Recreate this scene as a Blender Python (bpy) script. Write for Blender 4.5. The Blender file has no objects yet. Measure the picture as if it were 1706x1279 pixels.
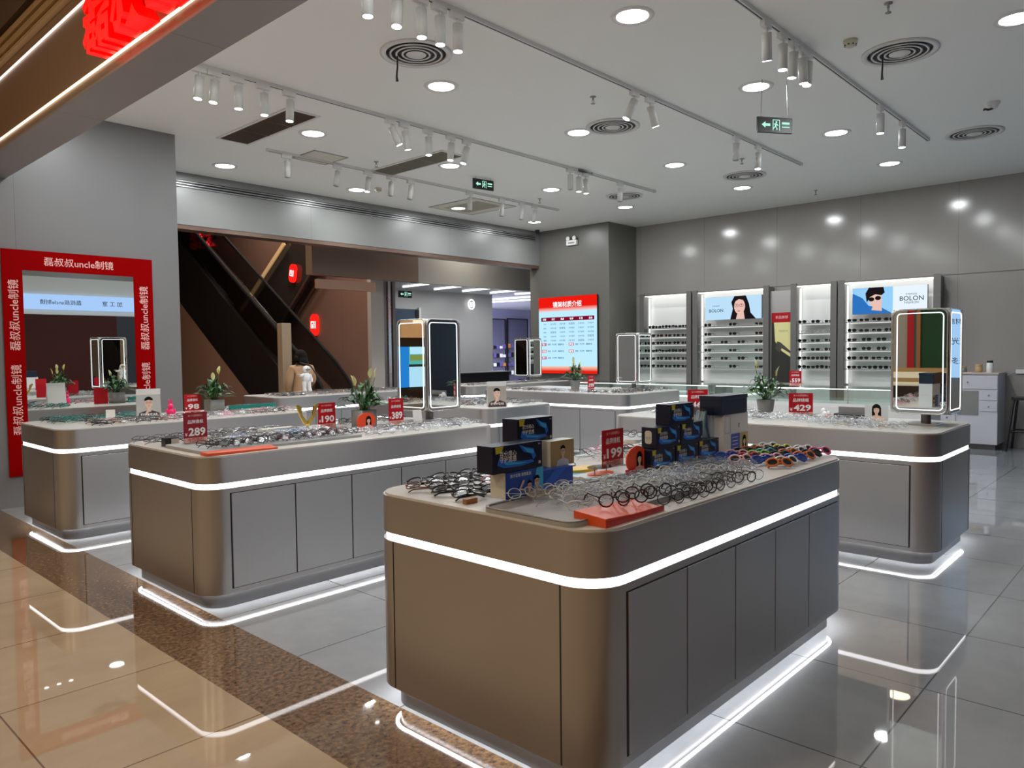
import bpy, math, random
from mathutils import Vector, Matrix, noise
PI = math.pi
sc = bpy.context.scene
COL = sc.collection
random.seed(7)

# ---------------------------------------------------------------- camera, world, exposure
F_PX, CX, CY, EYE = 1250.0, 853.0, 639.5, 1.5
def _dir(px, py): return Vector(((px - CX) / F_PX, -(py - CY) / F_PX, -1.0)).normalized()
_a = _dir(2005, 572); _b = _dir(-506, 600); _b = (_b - _a * _a.dot(_b)).normalized(); _u = _a.cross(_b)
RM = Matrix((_a, _b, _u))                       # camera axes -> room axes
cam_d = bpy.data.cameras.new('camera'); cam = bpy.data.objects.new('camera', cam_d); COL.objects.link(cam)
cam_d.sensor_width = 36.0; cam_d.lens = 36.0 * F_PX / 1706.0; cam_d.clip_start = .05; cam_d.clip_end = 200
cam.matrix_world = Matrix.Translation((0, 0, EYE)) @ RM.to_4x4()
sc.camera = cam
def ray(px, py): return RM @ Vector(((px - CX) / F_PX, -(py - CY) / F_PX, -1.0))
def at_x(px, py, c): r = ray(px, py); return Vector((0, 0, EYE)) + r * (c / r.x)
def at_y(px, py, c): r = ray(px, py); return Vector((0, 0, EYE)) + r * (c / r.y)
def at_z(px, py, c): r = ray(px, py); return Vector((0, 0, EYE)) + r * ((c - EYE) / r.z)

world = bpy.data.worlds.new('world'); sc.world = world; world.use_nodes = True
world.node_tree.nodes['Background'].inputs[0].default_value = (.9, .95, 1, 1)
world.node_tree.nodes['Background'].inputs[1].default_value = .03
sc.view_settings.view_transform = 'Standard'; sc.view_settings.look = 'None'
sc.view_settings.gamma = 1.0; sc.view_settings.use_curve_mapping = False
sc.view_settings.exposure = 0.1
try: sc.cycles.sample_clamp_indirect = 2.5
except Exception: pass

def area(name, loc, size, power, color=(1, 1, 1), rot=(0, 0, 0), size_y=None, parent=None, shape='DISK', spread=None):
    d = bpy.data.lights.new(name, 'AREA'); d.energy = power; d.color = color; d.size = size
    d.shape = shape
    if size_y: d.shape = 'RECTANGLE'; d.size_y = size_y
    if spread: d.spread = spread
    o = bpy.data.objects.new(name, d); COL.objects.link(o); o.location = loc; o.rotation_euler = rot
    if parent: o.parent = parent
    return o
WHITE = (.95, .985, 1.0)
# mall concourse lamps (warm), outside the shop front and behind the camera
for (lx, ly, pw) in ((-2.5, -2, 110), (-2.5, 4, 110), (-2.5, 10, 100), (-6.5, 1, 90), (-6.5, 7, 90)):
    area('mall_lamp', (lx, ly, 4.9), .4, pw, (1.0, .82, .60))
area('corridor_fill', (7.6, 12.4, 6.0), .8, 150, (1.0, .84, .72))  # unseen corridor fill lights, added to brighten the brown wall
area('corridor_fill', (5.4, 12.6, 4.6), .8, 70, (1.0, .80, .65))
area('corridor_fill', (8.4, 15.5, 6.0), .8, 90, (1.0, .84, .72))
area('corridor_fill', (11.0, 10.95, 4.1), .5, 22, (1.0, .90, .8))

# ---------------------------------------------------------------- materials
def new_mat(name):
    m = bpy.data.materials.new(name); m.use_nodes = True
    return m, m.node_tree.nodes, m.node_tree.links
MATS = {}
def mat(name, col=(.5, .5, .5), rough=.5, metal=0.0, emit=None, es=0.0, coat=0.0, trans=0.0, spec=None, bump=None):
    if name in MATS: return MATS[name]
    m, n, l = new_mat(name); b = n['Principled BSDF']
    b.inputs['Base Color'].default_value = (*col, 1); b.inputs['Roughness'].default_value = rough
    b.inputs['Metallic'].default_value = metal; b.inputs['Coat Weight'].default_value = coat
    b.inputs['Transmission Weight'].default_value = trans
    if spec is not None: b.inputs['Specular IOR Level'].default_value = spec
    if emit: b.inputs['Emission Color'].default_value = (*emit, 1); b.inputs['Emission Strength'].default_value = es
    nz = n.new('ShaderNodeTexNoise'); nz.inputs['Scale'].default_value = bump[0] if bump else 9.0
    tc = n.new('ShaderNodeTexCoord'); l.new(tc.outputs['Object'], nz.inputs['Vector'])
    mr = n.new('ShaderNodeMapRange'); mr.inputs[3].default_value = max(0, rough - .03); mr.inputs[4].default_value = min(1, rough + .03)
    l.new(nz.outputs[0], mr.inputs[0]); l.new(mr.outputs[0], b.inputs['Roughness'])
    if bump:
        bp = n.new('ShaderNodeBump'); bp.inputs['Strength'].default_value = bump[1]; bp.inputs['Distance'].default_value = .002
        l.new(nz.outputs[0], bp.inputs['Height']); l.new(bp.outputs[0], b.inputs['Normal'])
    MATS[name] = m
    return m
def thin_glass(name, col, refl=.12, rough=.02, edge=.8):
    if name in MATS: return MATS[name]
    m, n, l = new_mat(name); n.remove(n['Principled BSDF'])
    t = n.new('ShaderNodeBsdfTransparent'); t.inputs[0].default_value = (*col, 1)
    g = n.new('ShaderNodeBsdfGlossy'); g.inputs['Roughness'].default_value = rough
    lw = n.new('ShaderNodeLayerWeight'); lw.inputs[0].default_value = .25
    mr = n.new('ShaderNodeMapRange'); mr.inputs[3].default_value = refl; mr.inputs[4].default_value = edge
    l.new(lw.outputs['Fresnel'], mr.inputs[0])
    mx = n.new('ShaderNodeMixShader'); l.new(mr.outputs[0], mx.inputs[0]); l.new(t.outputs[0], mx.inputs[1]); l.new(g.outputs[0], mx.inputs[2])
    l.new(mx.outputs[0], n['Material Output'].inputs[0]); MATS[name] = m
    return m
def emis(name, col, s):
    if name in MATS: return MATS[name]
    m, n, l = new_mat(name); n.remove(n['Principled BSDF'])
    e = n.new('ShaderNodeEmission'); e.inputs[0].default_value = (*col, 1); e.inputs[1].default_value = s
    l.new(e.outputs[0], n['Material Output'].inputs[0]); MATS[name] = m
    return m
def floor_mat(name, c1, c2, seam, w, h, ox, oy, rough, nscale, seamw=.0035, detail=6, spec=.5, ramp=(.35, .7), stretch=1):
    m, n, l = new_mat(name); b = n['Principled BSDF']; MATS[name] = m
    g = n.new('ShaderNodeNewGeometry'); mp = n.new('ShaderNodeMapping'); mp.inputs['Location'].default_value = (-ox, -oy, 0)
    l.new(g.outputs['Position'], mp.inputs[0])
    br = n.new('ShaderNodeTexBrick'); br.offset = 0; br.squash = 1
    br.inputs['Scale'].default_value = 1; br.inputs['Brick Width'].default_value = w; br.inputs['Row Height'].default_value = h
    br.inputs['Mortar Size'].default_value = seamw; br.inputs['Mortar Smooth'].default_value = 0; br.inputs['Bias'].default_value = 0
    br.inputs['Color1'].default_value = (.96, .96, .96, 1); br.inputs['Color2'].default_value = (1.03, 1.03, 1.03, 1)
    br.inputs['Mortar'].default_value = (*seam, 1)
    l.new(mp.outputs[0], br.inputs['Vector'])
    nz = n.new('ShaderNodeTexNoise'); nz.inputs['Scale'].default_value = nscale; nz.inputs['Detail'].default_value = detail
    nz.inputs['Roughness'].default_value = .65
    mp2 = n.new('ShaderNodeMapping'); mp2.inputs['Scale'].default_value = (1, stretch, 1)
    l.new(g.outputs['Position'], mp2.inputs[0]); l.new(mp2.outputs[0], nz.inputs['Vector'])
    cr = n.new('ShaderNodeValToRGB'); cr.color_ramp.elements[0].position = ramp[0]; cr.color_ramp.elements[1].position = ramp[1]
    cr.color_ramp.elements[0].color = (*c1, 1); cr.color_ramp.elements[1].color = (*c2, 1); l.new(nz.outputs[0], cr.inputs[0])
    mx = n.new('ShaderNodeMix'); mx.data_type = 'RGBA'; mx.blend_type = 'MULTIPLY'; mx.inputs[0].default_value = 1
    l.new(cr.outputs[0], mx.inputs[6]); l.new(br.outputs['Color'], mx.inputs[7]); l.new(mx.outputs[2], b.inputs['Base Color'])
    b.inputs['Roughness'].default_value = rough; b.inputs['Specular IOR Level'].default_value = spec
    return m
def panel_mat(name, col, rough, metal, seams_axis, period, offset, seamcol=.55, spec=.5, width=.006):
    """wall cladding with fine vertical joints every PERIOD along one axis"""
    m, n, l = new_mat(name); b = n['Principled BSDF']; MATS[name] = m
    g = n.new('ShaderNodeNewGeometry'); s = n.new('ShaderNodeSeparateXYZ'); l.new(g.outputs['Position'], s.inputs[0])
    a = n.new('ShaderNodeMath'); a.operation = 'SUBTRACT'; l.new(s.outputs[seams_axis], a.inputs[0]); a.inputs[1].default_value = offset
    md = n.new('ShaderNodeMath'); md.operation = 'FLOORED_MODULO'; l.new(a.outputs[0], md.inputs[0]); md.inputs[1].default_value = period
    lt = n.new('ShaderNodeMath'); lt.operation = 'LESS_THAN'; l.new(md.outputs[0], lt.inputs[0]); lt.inputs[1].default_value = width
    nz = n.new('ShaderNodeTexNoise'); nz.inputs['Scale'].default_value = 1.3; l.new(g.outputs['Position'], nz.inputs['Vector'])
    mr = n.new('ShaderNodeMapRange'); mr.inputs[3].default_value = .94; mr.inputs[4].default_value = 1.06; l.new(nz.outputs[0], mr.inputs[0])
    v = n.new('ShaderNodeMix'); v.data_type = 'RGBA'; l.new(lt.outputs[0], v.inputs[0])
    v.inputs[6].default_value = (*col, 1); v.inputs[7].default_value = (*[c * seamcol for c in col], 1)
    h = n.new('ShaderNodeVectorMath'); h.operation = 'SCALE'; l.new(v.outputs[2], h.inputs[0]); l.new(mr.outputs[0], h.inputs['Scale'])
    l.new(h.outputs[0], b.inputs['Base Color'])
    b.inputs['Roughness'].default_value = rough; b.inputs['Metallic'].default_value = metal; b.inputs['Specular IOR Level'].default_value = spec
    return m

M_FLOOR = floor_mat('polished_grey_tile', (.27, .28, .30), (.37, .38, .395), (.3, .3, .3), .82, .80, 2.77 - .82 * 5, .87 - .8 * 10, .02, 1.1, detail=8, spec=1.0)
M_MALLFLOOR = floor_mat('beige_polished_tile', (.36, .265, .17), (.46, .345, .225), (.35, .3, .25), .83, .83, -.03 - .83 * 12, 2.86 - .83 * 14, .02, .8, stretch=2.5, spec=1.0)
M_STRIP = floor_mat('brown_granite', (.06, .033, .017), (.27, .165, .09), (1, 1, 1), 9, 9, -3, -4, .03, 42, seamw=0, detail=10, spec=.8, ramp=(.36, .68))
M_CEIL = mat('white_ceiling_paint', (.90, .90, .86), .55)
M_WALL = panel_mat('grey_wall_panel', (.335, .32, .305), .14, 0, 1, 1.42, 5.62 - 1.42 * 6, .6)
M_WALLX = panel_mat('grey_wall_panel_front', (.185, .18, .183), .40, 0, 0, 3.1, 2.18 - 3.1, .7)
M_BEAM = panel_mat('grey_beam_panel', (.205, .207, .20), .36, 0, 0, 2.95, 6.62 - 2.95 * 3, .7)
M_PILLAR = mat('taupe_pillar_panel', (.14, .135, .122), .35)
M_METAL = mat('champagne_metal', (.50, .49, .485), .34, .9)
M_DOOR = mat('champagne_metal_door', (.51, .505, .505), .38, .9)
M_KICK = mat('dark_kick_plate', (.17, .165, .165), .3, .8)
M_GAP = mat('shadow_gap', (.02, .02, .02), .8)
M_TOP = mat('cream_stone_top', (.62, .60, .56), .25)
M_LED = emis('led_strip', (1, .98, .99), 3.2)
M_LEDK = emis('plinth_led_strip', (.95, .97, 1), 26.0)
M_ALU = mat('brushed_aluminium', (.62, .61, .60), .28, .9)
M_DARKALU = mat('dark_bronze_frame', (.20, .19, .18), .35, .7)
M_MIRROR = mat('mirror_silver', (.86, .90, .88), .015, 1.0)
for k in M_MIRROR.node_tree.nodes:
    if k.type == 'MAP_RANGE': k.inputs[3].default_value = 0; k.inputs[4].default_value = .01
M_BLACK = mat('black_plastic', (.012, .012, .014), .35)
M_WHITE = mat('white_plastic', (.78, .78, .77), .4)
M_WHITEM = mat('white_painted_metal', (.72, .71, .69), .4)
M_GREYM = mat('grey_metal', (.30, .30, .30), .4, .5)
M_RED = mat('red_card', (.40, .004, .012), .5, spec=.25)
M_REDV = mat('red_vinyl', (.26, .0005, .001), .6, spec=.02)
M_TXTW = mat('white_print', (.85, .85, .85), .5)
M_PINKW = mat('pale_red_print', (.85, .45, .42), .5)
M_DL = emis('downlight_diffuser', (1, .99, .93), 9.0)
M_SPOT = emis('spot_lens', (1, 1, 1), 9.0)
M_LEAF = mat('dark_leaf', (.015, .065, .018), .35)
M_LEAF2 = mat('mid_leaf', (.035, .11, .025), .4)
M_FLOWER = mat('cream_spathe', (.62, .64, .30), .5)
M_SPADIX = mat('yellow_spadix', (.5, .38, .05), .6)
M_POT = mat('grey_pot', (.20, .205, .20), .5)
M_GLASS = thin_glass('showcase_glass', (.93, .98, .96))
M_LENS = thin_glass('clear_lens', (.95, .97, .98), .10)
M_ACRYL = thin_glass('clear_acrylic', (.90, .93, .94), .16)
M_BROWN = mat('brown_wall', (.26, .15, .105), .5)
M_FASCIA = panel_mat('brown_fascia', (.27, .165, .10), .35, .2, 1, 1.5, .2, .5)
M_SOFFIT = panel_mat('grey_soffit', (.30, .285, .275), .38, .2, 1, 1.9, .35, .6)
M_DARK = mat('dark_glossy_panel', (.035, .028, .024), .12)
M_TAN = mat('tan_trim', (.48, .33, .16), .4)
M_SKIN = mat('printed_skin', (.72, .48, .37), .5)
M_HAIR = mat('dark_hair', (.008, .006, .005), .85, spec=.15)
M_PAPER = mat('white_paper', (.72, .72, .71), .5)
M_NAVY = mat('navy_box', (.006, .014, .035), .35)

# ---------------------------------------------------------------- mesh builder
TEXT_CACHE = {}
def text_geo(s, bold=0.0):
    if (s, bold) in TEXT_CACHE: return TEXT_CACHE[(s, bold)]
    cu = bpy.data.curves.new('lettering_source', 'FONT'); cu.body = s; cu.size = 1; cu.offset = bold; cu.resolution_u = 2
    o = bpy.data.objects.new('lettering_source', cu); COL.objects.link(o)
    bpy.context.view_layer.update()
    me = o.evaluated_get(bpy.context.evaluated_depsgraph_get()).to_mesh()
    vs = [tuple(v.co)[:2] for v in me.vertices]; fs = [tuple(p.vertices) for p in me.polygons]
    o.to_mesh_clear(); bpy.data.objects.remove(o); bpy.data.curves.remove(cu)
    if vs:
        x0 = min(v[0] for v in vs); x1 = max(v[0] for v in vs); y0 = min(v[1] for v in vs); y1 = max(v[1] for v in vs)
    else: x0 = x1 = y0 = y1 = 0
    TEXT_CACHE[(s, bold)] = (vs, fs, x0, x1, y0, y1)
    return TEXT_CACHE[(s, bold)]

def rrect(x0, x1, y0, y1, r, n=6):
    r = min(r, (x1 - x0) / 2 - 1e-5, (y1 - y0) / 2 - 1e-5); out = []
    for cx, cy, a in ((x1 - r, y0 + r, -90), (x1 - r, y1 - r, 0), (x0 + r, y1 - r, 90), (x0 + r, y0 + r, 180)):
        for k in range(n + 1):
            t = math.radians(a + 90 * k / n); out.append((cx + r * math.cos(t), cy + r * math.sin(t)))
    return out
def ell(cx, cy, rx, ry, n=20, a0=0, a1=2 * PI):
    full = abs(a1 - a0 - 2 * PI) < 1e-6
    return [(cx + rx * math.cos(a0 + (a1 - a0) * k / (n if full else n - 1)), cy + ry * math.sin(a0 + (a1 - a0) * k / (n if full else n - 1))) for k in range(n)]

class MB:
    def __init__(s): s.v = []; s.f = []; s.mi = []; s.sm = []; s.mats = []; s.M = Matrix.Identity(4)
    def _m(s, m):
        if m not in s.mats: s.mats.append(m)
        return s.mats.index(m)
    def add(s, vs, fs, m, smooth=False):
        k = len(s.v); M = s.M
        s.v += [tuple(M @ Vector(v)) for v in vs]; i = s._m(m)
        for f in fs: s.f.append(tuple(k + j for j in f)); s.mi.append(i); s.sm.append(smooth)
        return s
    def box(s, x0, x1, y0, y1, z0, z1, m):
        v = [(x0, y0, z0), (x1, y0, z0), (x1, y1, z0), (x0, y1, z0), (x0, y0, z1), (x1, y0, z1), (x1, y1, z1), (x0, y1, z1)]
        return s.add(v, [(0, 3, 2, 1), (4, 5, 6, 7), (0, 1, 5, 4), (1, 2, 6, 5), (2, 3, 7, 6), (3, 0, 4, 7)], m)
    def prism(s, pts, z0, z1, m, smooth=True, cap=True):
        n = len(pts); v = [(x, y, z0) for x, y in pts] + [(x, y, z1) for x, y in pts]
        s.add(v, [(k, (k + 1) % n, n + (k + 1) % n, n + k) for k in range(n)], m, smooth)
        if cap: s.add(v, [tuple(range(n - 1, -1, -1)), tuple(range(n, 2 * n))], m)
        return s
    def ring(s, outer, inner, z0, z1, m, smooth=True):
        """a band between two loops of equal count"""
        n = len(outer); v = [(x, y, z0) for x, y in outer] + [(x, y, z1) for x, y in outer] + [(x, y, z1) for x, y in inner] + [(x, y, z0) for x, y in inner]
        f = []
        for k in range(n):
            j = (k + 1) % n
            f += [(k, j, n + j, n + k), (n + k, n + j, 2 * n + j, 2 * n + k), (2 * n + k, 2 * n + j, 3 * n + j, 3 * n + k), (3 * n + k, 3 * n + j, j, k)]
        return s.add(v, f, m, smooth)
    def tube(s, pts, r, m, n=6, closed=False, caps=True):
        P = [Vector(p) for p in pts]; N = len(P); rs = r if isinstance(r, (list, tuple)) else [r] * N
        v = []; up = Vector((0, 0, 1)); prev = None
        for i, p in enumerate(P):
            if closed: d = (P[(i + 1) % N] - P[i - 1])
            else: d = P[min(i + 1, N - 1)] - P[max(i - 1, 0)]
            d.normalize()
            if prev is None:
                a = up if abs(d.dot(up)) < .9 else Vector((1, 0, 0)); sx = d.cross(a).normalized()
            else: sx = (prev - d * prev.dot(d)); sx = sx.normalized() if sx.length > 1e-6 else d.orthogonal().normalized()
            prev = sx; sy = d.cross(sx)
            for k in range(n):
                t = 2 * PI * k / n; v.append(p + (sx * math.cos(t) + sy * math.sin(t)) * rs[i])
        f = []
        for i in range(N if closed else N - 1):
            j = (i + 1) % N
            for k in range(n): f.append((i * n + k, i * n + (k + 1) % n, j * n + (k + 1) % n, j * n + k))
        s.add(v, f, m, True)
        if not closed and caps: s.add(v, [tuple(range(n - 1, -1, -1)), tuple(range((N - 1) * n, N * n))], m)
        return s
    def lathe(s, prof, m, n=20, c=(0, 0, 0), smooth=True):
        v = []; f = []; L = len(prof)
        for r, z in prof:
            for k in range(n): t = 2 * PI * k / n; v.append((c[0] + r * math.cos(t), c[1] + r * math.sin(t), c[2] + z))
        for i in range(L - 1):
            for k in range(n): f.append((i * n + k, i * n + (k + 1) % n, (i + 1) * n + (k + 1) % n, (i + 1) * n + k))
        s.add(v, f, m, smooth)
        if prof[0][0] > 1e-6: s.add(v, [tuple(range(n - 1, -1, -1))], m)
        if prof[-1][0] > 1e-6: s.add(v, [tuple(range((L - 1) * n, L * n))], m)
        return s
    def ball(s, c, r, m, n=12, rings=8):
        rx, ry, rz = r if isinstance(r, (tuple, list)) else (r, r, r); v = []; f = []
        for i in range(rings + 1):
            ph = PI * i / rings - PI / 2
            for k in range(n): t = 2 * PI * k / n; v.append((c[0] + rx * math.cos(ph) * math.cos(t), c[1] + ry * math.cos(ph) * math.sin(t), c[2] + rz * math.sin(ph)))
        for i in range(rings):
            for k in range(n): f.append((i * n + k, i * n + (k + 1) % n, (i + 1) * n + (k + 1) % n, (i + 1) * n + k))
        return s.add(v, f, m, True)
    def flat(s, pts, d, m):                      # polygon in the local XY plane, d in front of it
        return s.add([(x, y, d) for x, y in pts], [tuple(range(len(pts)))], m)
    def rect(s, x0, x1, y0, y1, d, m): return s.flat([(x0, y0), (x1, y0), (x1, y1), (x0, y1)], d, m)
    def text(s, t, cx, cy, w, d, m, bold=0.02, h=None, rot=0, mirror=False, depth=0):
        vs, fs, x0, x1, y0, y1 = text_geo(t, bold)
        if not vs: return s
        k = w / (x1 - x0); ky = k if h is None else h / (y1 - y0); c, sn = math.cos(rot), math.sin(rot); out = []
        for x, y in vs:
            X = (x - (x0 + x1) / 2) * k * (-1 if mirror else 1); Y = (y - (y0 + y1) / 2) * ky
            out.append((cx + X * c - Y * sn, cy + X * sn + Y * c, d))
        if not depth: return s.add(out, fs, m)
        n = len(out); back = [(x, y, d - depth) for x, y, _ in out]; cnt = {}
        for f in fs:
            for a, b in zip(f, f[1:] + f[:1]): cnt[(a, b)] = 1
        side = [(b, a, n + a, n + b) for (a, b) in cnt if (b, a) not in cnt]
        return s.add(out + back, list(fs) + side, m)
    def at(s, M): s.M = M; return s
    def mesh(s, name):
        me = bpy.data.meshes.new(name); me.from_pydata(s.v, [], s.f)
        for m in s.mats: me.materials.append(m)
        me.polygons.foreach_set('material_index', s.mi); me.polygons.foreach_set('use_smooth', s.sm); me.update()
        return me
    def build(s, name, parent=None, edge=None):
        o = bpy.data.objects.new(name, s.mesh(name)); COL.objects.link(o)
        if parent: o.parent = parent
        if edge:
            b = o.modifiers.new('bevel', 'BEVEL'); b.width = edge; b.segments = 2; b.limit_method = 'ANGLE'; b.angle_limit = math.radians(50)
        return o

def facing(n, loc=(0, 0, 0), tilt=0):
    """frame whose local x runs to a viewer's right, y up and z towards the viewer; n is the yaw of the normal in degrees from +x"""
    a = math.radians(n); nz = Vector((math.cos(a) * math.cos(tilt), math.sin(a) * math.cos(tilt), math.sin(tilt)))
    rt = Vector((-math.sin(a), math.cos(a), 0)); up = nz.cross(rt)
    M = Matrix((rt, up, nz)).transposed().to_4x4(); return Matrix.Translation(loc) @ M
NY, NX, PX_, PY_ = -90, 180, 0, 90

def tag(o, label, cat, group=None, kind=None):
    if label: o['label'] = label
    if cat: o['category'] = cat
    if group: o['group'] = group
    if kind: o['kind'] = kind
    return o
def thing(name, label, cat, loc=(0, 0, 0), rz=0, group=None):
    o = bpy.data.objects.new(name, None); COL.objects.link(o); o.location = loc; o.rotation_euler = (0, 0, rz)
    o.empty_display_size = .05
    return tag(o, label, cat, group)
def struct(mb, name, edge=None):
    o = mb.build(name, None, edge); o['kind'] = 'structure'; return o
def kids(o): return KID.get(o.name, [])
KID = {}
def copy_tree(root, loc, rz, label=None, group=None, scale=None):
    r = root.copy(); COL.objects.link(r); r.location = loc; r.rotation_euler = (0, 0, rz)
    if label: r['label'] = label
    if group: r['group'] = group
    if scale: r.scale = (scale,) * 3
    for ch in PROTO.get(root.name, []):
        c = ch.copy(); COL.objects.link(c); c.parent = r
    return r
PROTO = {}

# ---------------------------------------------------------------- setting
FRONT = 2.12                                    # inner edge of the shop-front soffit
struct(MB().box(1.96, 13.1, -2.0, 10.35, -.1, 0, M_FLOOR).box(3.0, 24, 10.35, 22, -.1, 0, M_FLOOR), 'floor')
struct(MB().box(1.54, 1.96, -6, 10.0, -.1, 0, M_STRIP), 'trim_1')
struct(MB().box(-9.5, 1.54, -6, 16, -.1, 0, M_MALLFLOOR).box(1.54, 3.0, 10, 16, -.1, 0, M_MALLFLOOR), 'floor_mall')
struct(MB().box(FRONT - .1, 13.1, -2.0, 10.35, 4.0, 4.08, M_CEIL), 'ceiling')
struct(MB().box(13.1, 13.25, -2.1, 10.6, 0, 4.0, M_WALL), 'wall_back')
struct(MB().box(12.13, 13.1, 8.57, 10.62, 0, 4.0, M_PILLAR), 'wall_pillar', .01)
wl = MB().box(1.70, 3.785, 8.66, 9.1, 0, 4.0, M_WALLX)
struct(wl, 'wall_left')
struct(MB().box(3.4, 12.13, 10.35, 10.6, 3.29, 4.0, M_BEAM), 'wall_beam')
struct(MB().box(2.9, 3.785, 9.1, 10.6, 0, 4.0, M_WALLX), 'wall_left_return')
tr = MB()
for k in range(3): tr.box(3.8, 12.0, 10.325, 10.35, 3.80 + k * .036, 3.812 + k * .036, M_GREYM)
tr.box(3.8, 12.0, 10.345, 10.349, 3.80, 3.90, M_BLACK)
struct(tr, 'trim_2')
struct(MB().box(3.785, 12.13, 10.36, 10.60, 3.23, 3.29, mat('brown_metal', (.16, .10, .075), .3, .5)), 'trim_3')
# the wall across the shop, seen in the mirrors: dark red panelling under a lit blue name band
M_RW = mat('dark_red_panelling', (.06, .012, .008), .5, spec=.2)
struct(MB().box(1.96, 6.9, -2.15, -2.0, 0, 2.45, M_RW).box(6.9, 13.1, -2.15, -2.0, 0, 2.45, mat('added_slate_panelling', (.022, .026, .036), .35)).box(1.96, 8.8, -2.15, -2.0, 2.45, 3.3, M_CEIL).box(8.8, 13.1, -2.15, -2.0, 2.45, 4.0, mat('added_slate_panelling', (.022, .026, .036), .35)).box(1.96, 8.8, -2.15, -2.0, 3.3, 4.0, M_SOFFIT), 'wall_right')  # slate half is made up to darken reflections in the counter fronts
ls = thing('lightbox_sign', 'long pale blue lit name band on the wall across from the wall mirror', 'sign', (5.6, -1.95, 2.5))
M_BLUEL = emis('blue_light_panel', (.42, .62, 1.0), 1.0)
MB().box(-1.9, 3.2, -.05, .0, .06, .40, M_BLUEL).build('panel', ls)
MB().at(facing(PY_, (0, .004, .23))).text('磊叔叔uncle制镜', -.1, 0, .85, 0, M_BLACK, .008).build('lettering', ls)
MB().at(facing(PY_, (0, .004, .23))).text('加 工 室', 1.3 - 2.5, 0, .45, 0, M_BLACK, .008).build('lettering', ls)
# lit screen on the back wall at the far right, seen in the tall table mirror
sc1 = thing('wall_screen', 'tall pale blue lit information panel at the right end of the back wall', 'screen', (13.07, -.3, 1.02))
MB().box(-.04, .02, -1.0, .95, 0, 1.6, emis('blue_info_panel', (.42, .66, 1), .9)).build('panel', sc1)
for k, t in enumerate(('专业验光配镜', '镜架材质介绍', '防蓝光镜片', '渐进多焦点')): MB().at(facing(NX, (-.043, 0, .8))).text(t, -.2, .36 - .3 * k, .55, 0, M_BLACK, .005).build('lettering', sc1)

# shop-front fascia and soffit
fs = MB()
fs.box(1.81, FRONT, -6, 8.66, 3.245, 3.262, M_SOFFIT)
fs.box(1.81, 1.83, -6, 8.66, 3.262, 4.12, M_FASCIA).box(FRONT - .02, FRONT, -6, 8.66, 3.262, 4.0, M_CEIL)
struct(fs, 'wall_fascia')
struct(MB().box(1.797, 1.808, -6, 9.2, 3.320, 3.332, emis('warm_led', (1, .75, .52), 2.0)).box(1.797, 1.808, -6, 9.2, 3.805, 3.815, emis('warm_led2', (1, .84, .74), 1.6)), 'trim_4')
rb = MB()
for k in range(5): rb.box(1.77 - .012 * (k % 2), 1.81, -6, 9.2, 3.90 + .04 * k, 3.925 + .04 * k, M_TAN)
struct(rb, 'trim_5')
struct(MB().box(-9.5, 1.9, -6, 16, 4.95, 5.0, mat('tan_mall_ceiling', (.42, .30, .16), .6)).box(1.75, 1.95, -6, 16, 4.12, 5.0, mat('brown_upper_panel', (.10, .065, .05), .4)), 'ceiling_mall')
struct(MB().box(-9.6, -9.5, -6, 16, 0, 5, mat('warm_far_wall', (.40, .27, .16), .5)), 'wall_mall')
gp = MB().box(-9.5, 13.2, -6.1, -6, 0, 5, mat('dim_far_wall', (.13, .10, .075), .5))
struct(gp, 'wall_mall_end')
# neighbouring shopfronts on the far side of the concourse, reflected in the mirrors
nb = thing('shopfront', 'dark green shopfront with red and wooden pilasters across the concourse', 'shopfront', (-9.45, 5.3, 0))
MB().box(0, .1, -3.5, .11, .95, 3.4, mat('deep_green', (.006, .06, .028), .4)).build('green_wall', nb)
MB().box(0, .16, .11, .20, .95, 3.4, mat('wood_pilaster', (.36, .16, .08), .5)).build('wooden_pilaster', nb)
MB().box(0, .14, .20, .25, .95, 3.4, mat('teal_strip', (.02, .16, .14), .4)).build('teal_strip', nb)
MB().box(0, .16, .25, .42, .95, 3.4, mat('crimson_pilaster', (.45, .01, .03), .4)).build('red_pilaster', nb)
MB().box(0, .12, .42, 3.0, .95, 3.4, mat('pale_grey_wall', (.35, .36, .38), .4)).build('grey_wall', nb)
MB().box(0, .7, -3.5, 3.0, 0, .5, M_DARK).box(0, .7, -3.5, 3.0, .86, .95, M_TAN).box(.02, .68, -3.5, 3.0, .60, .68, M_TAN).box(0, .05, -3.5, 3.0, .5, .86, mat('counter_lit', (.6, .5, .35), .5, emit=(1, .85, .6), es=.5)).build('counter', nb)
struct(MB().box(-9.5, 1.9, 16, 16.1, 0, 5, mat('brown_far_wall', (.06, .035, .025), .4)), 'wall_mall_far')
nb2 = thing('screen_wall', 'bank of bright advertising screens at the end of the concourse', 'screen', (-5.1, 15.9, .55))
MB().box(-.55, .12, 0, .08, .62, 1.1, emis('screen_teal', (.10, .45, .42), 1.0)).box(-.55, .12, -.003, .0, .90, 1.1, emis('screen_sky2', (.45, .75, 1), 1.1)).box(-.55, .12, -.004, .0, .72, .88, emis('screen_field', (.25, .32, .08), .9)).build('picture_screen', nb2)
MB().box(.16, .7, 0, .08, .0, 1.1, emis('screen_blue', (.02, .22, .65), 1.0)).build('blue_screen', nb2)
MB().box(-.55, .12, 0, .08, 0, .55, emis('screen_pale', (.45, .75, .95), 1.0)).build('pale_screen', nb2)
MB().box(-.6, .4, 0, .06, 1.35, 2.0, mat('shelf_glow', (.4, .2, .1), .5, emit=(1, .55, .25), es=.35)).box(-.45, .0, -.05, 0, 1.75, 1.95, emis('warm_sign', (1, .75, .5), 1.2)).build('lit_shelves', nb2)

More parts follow.
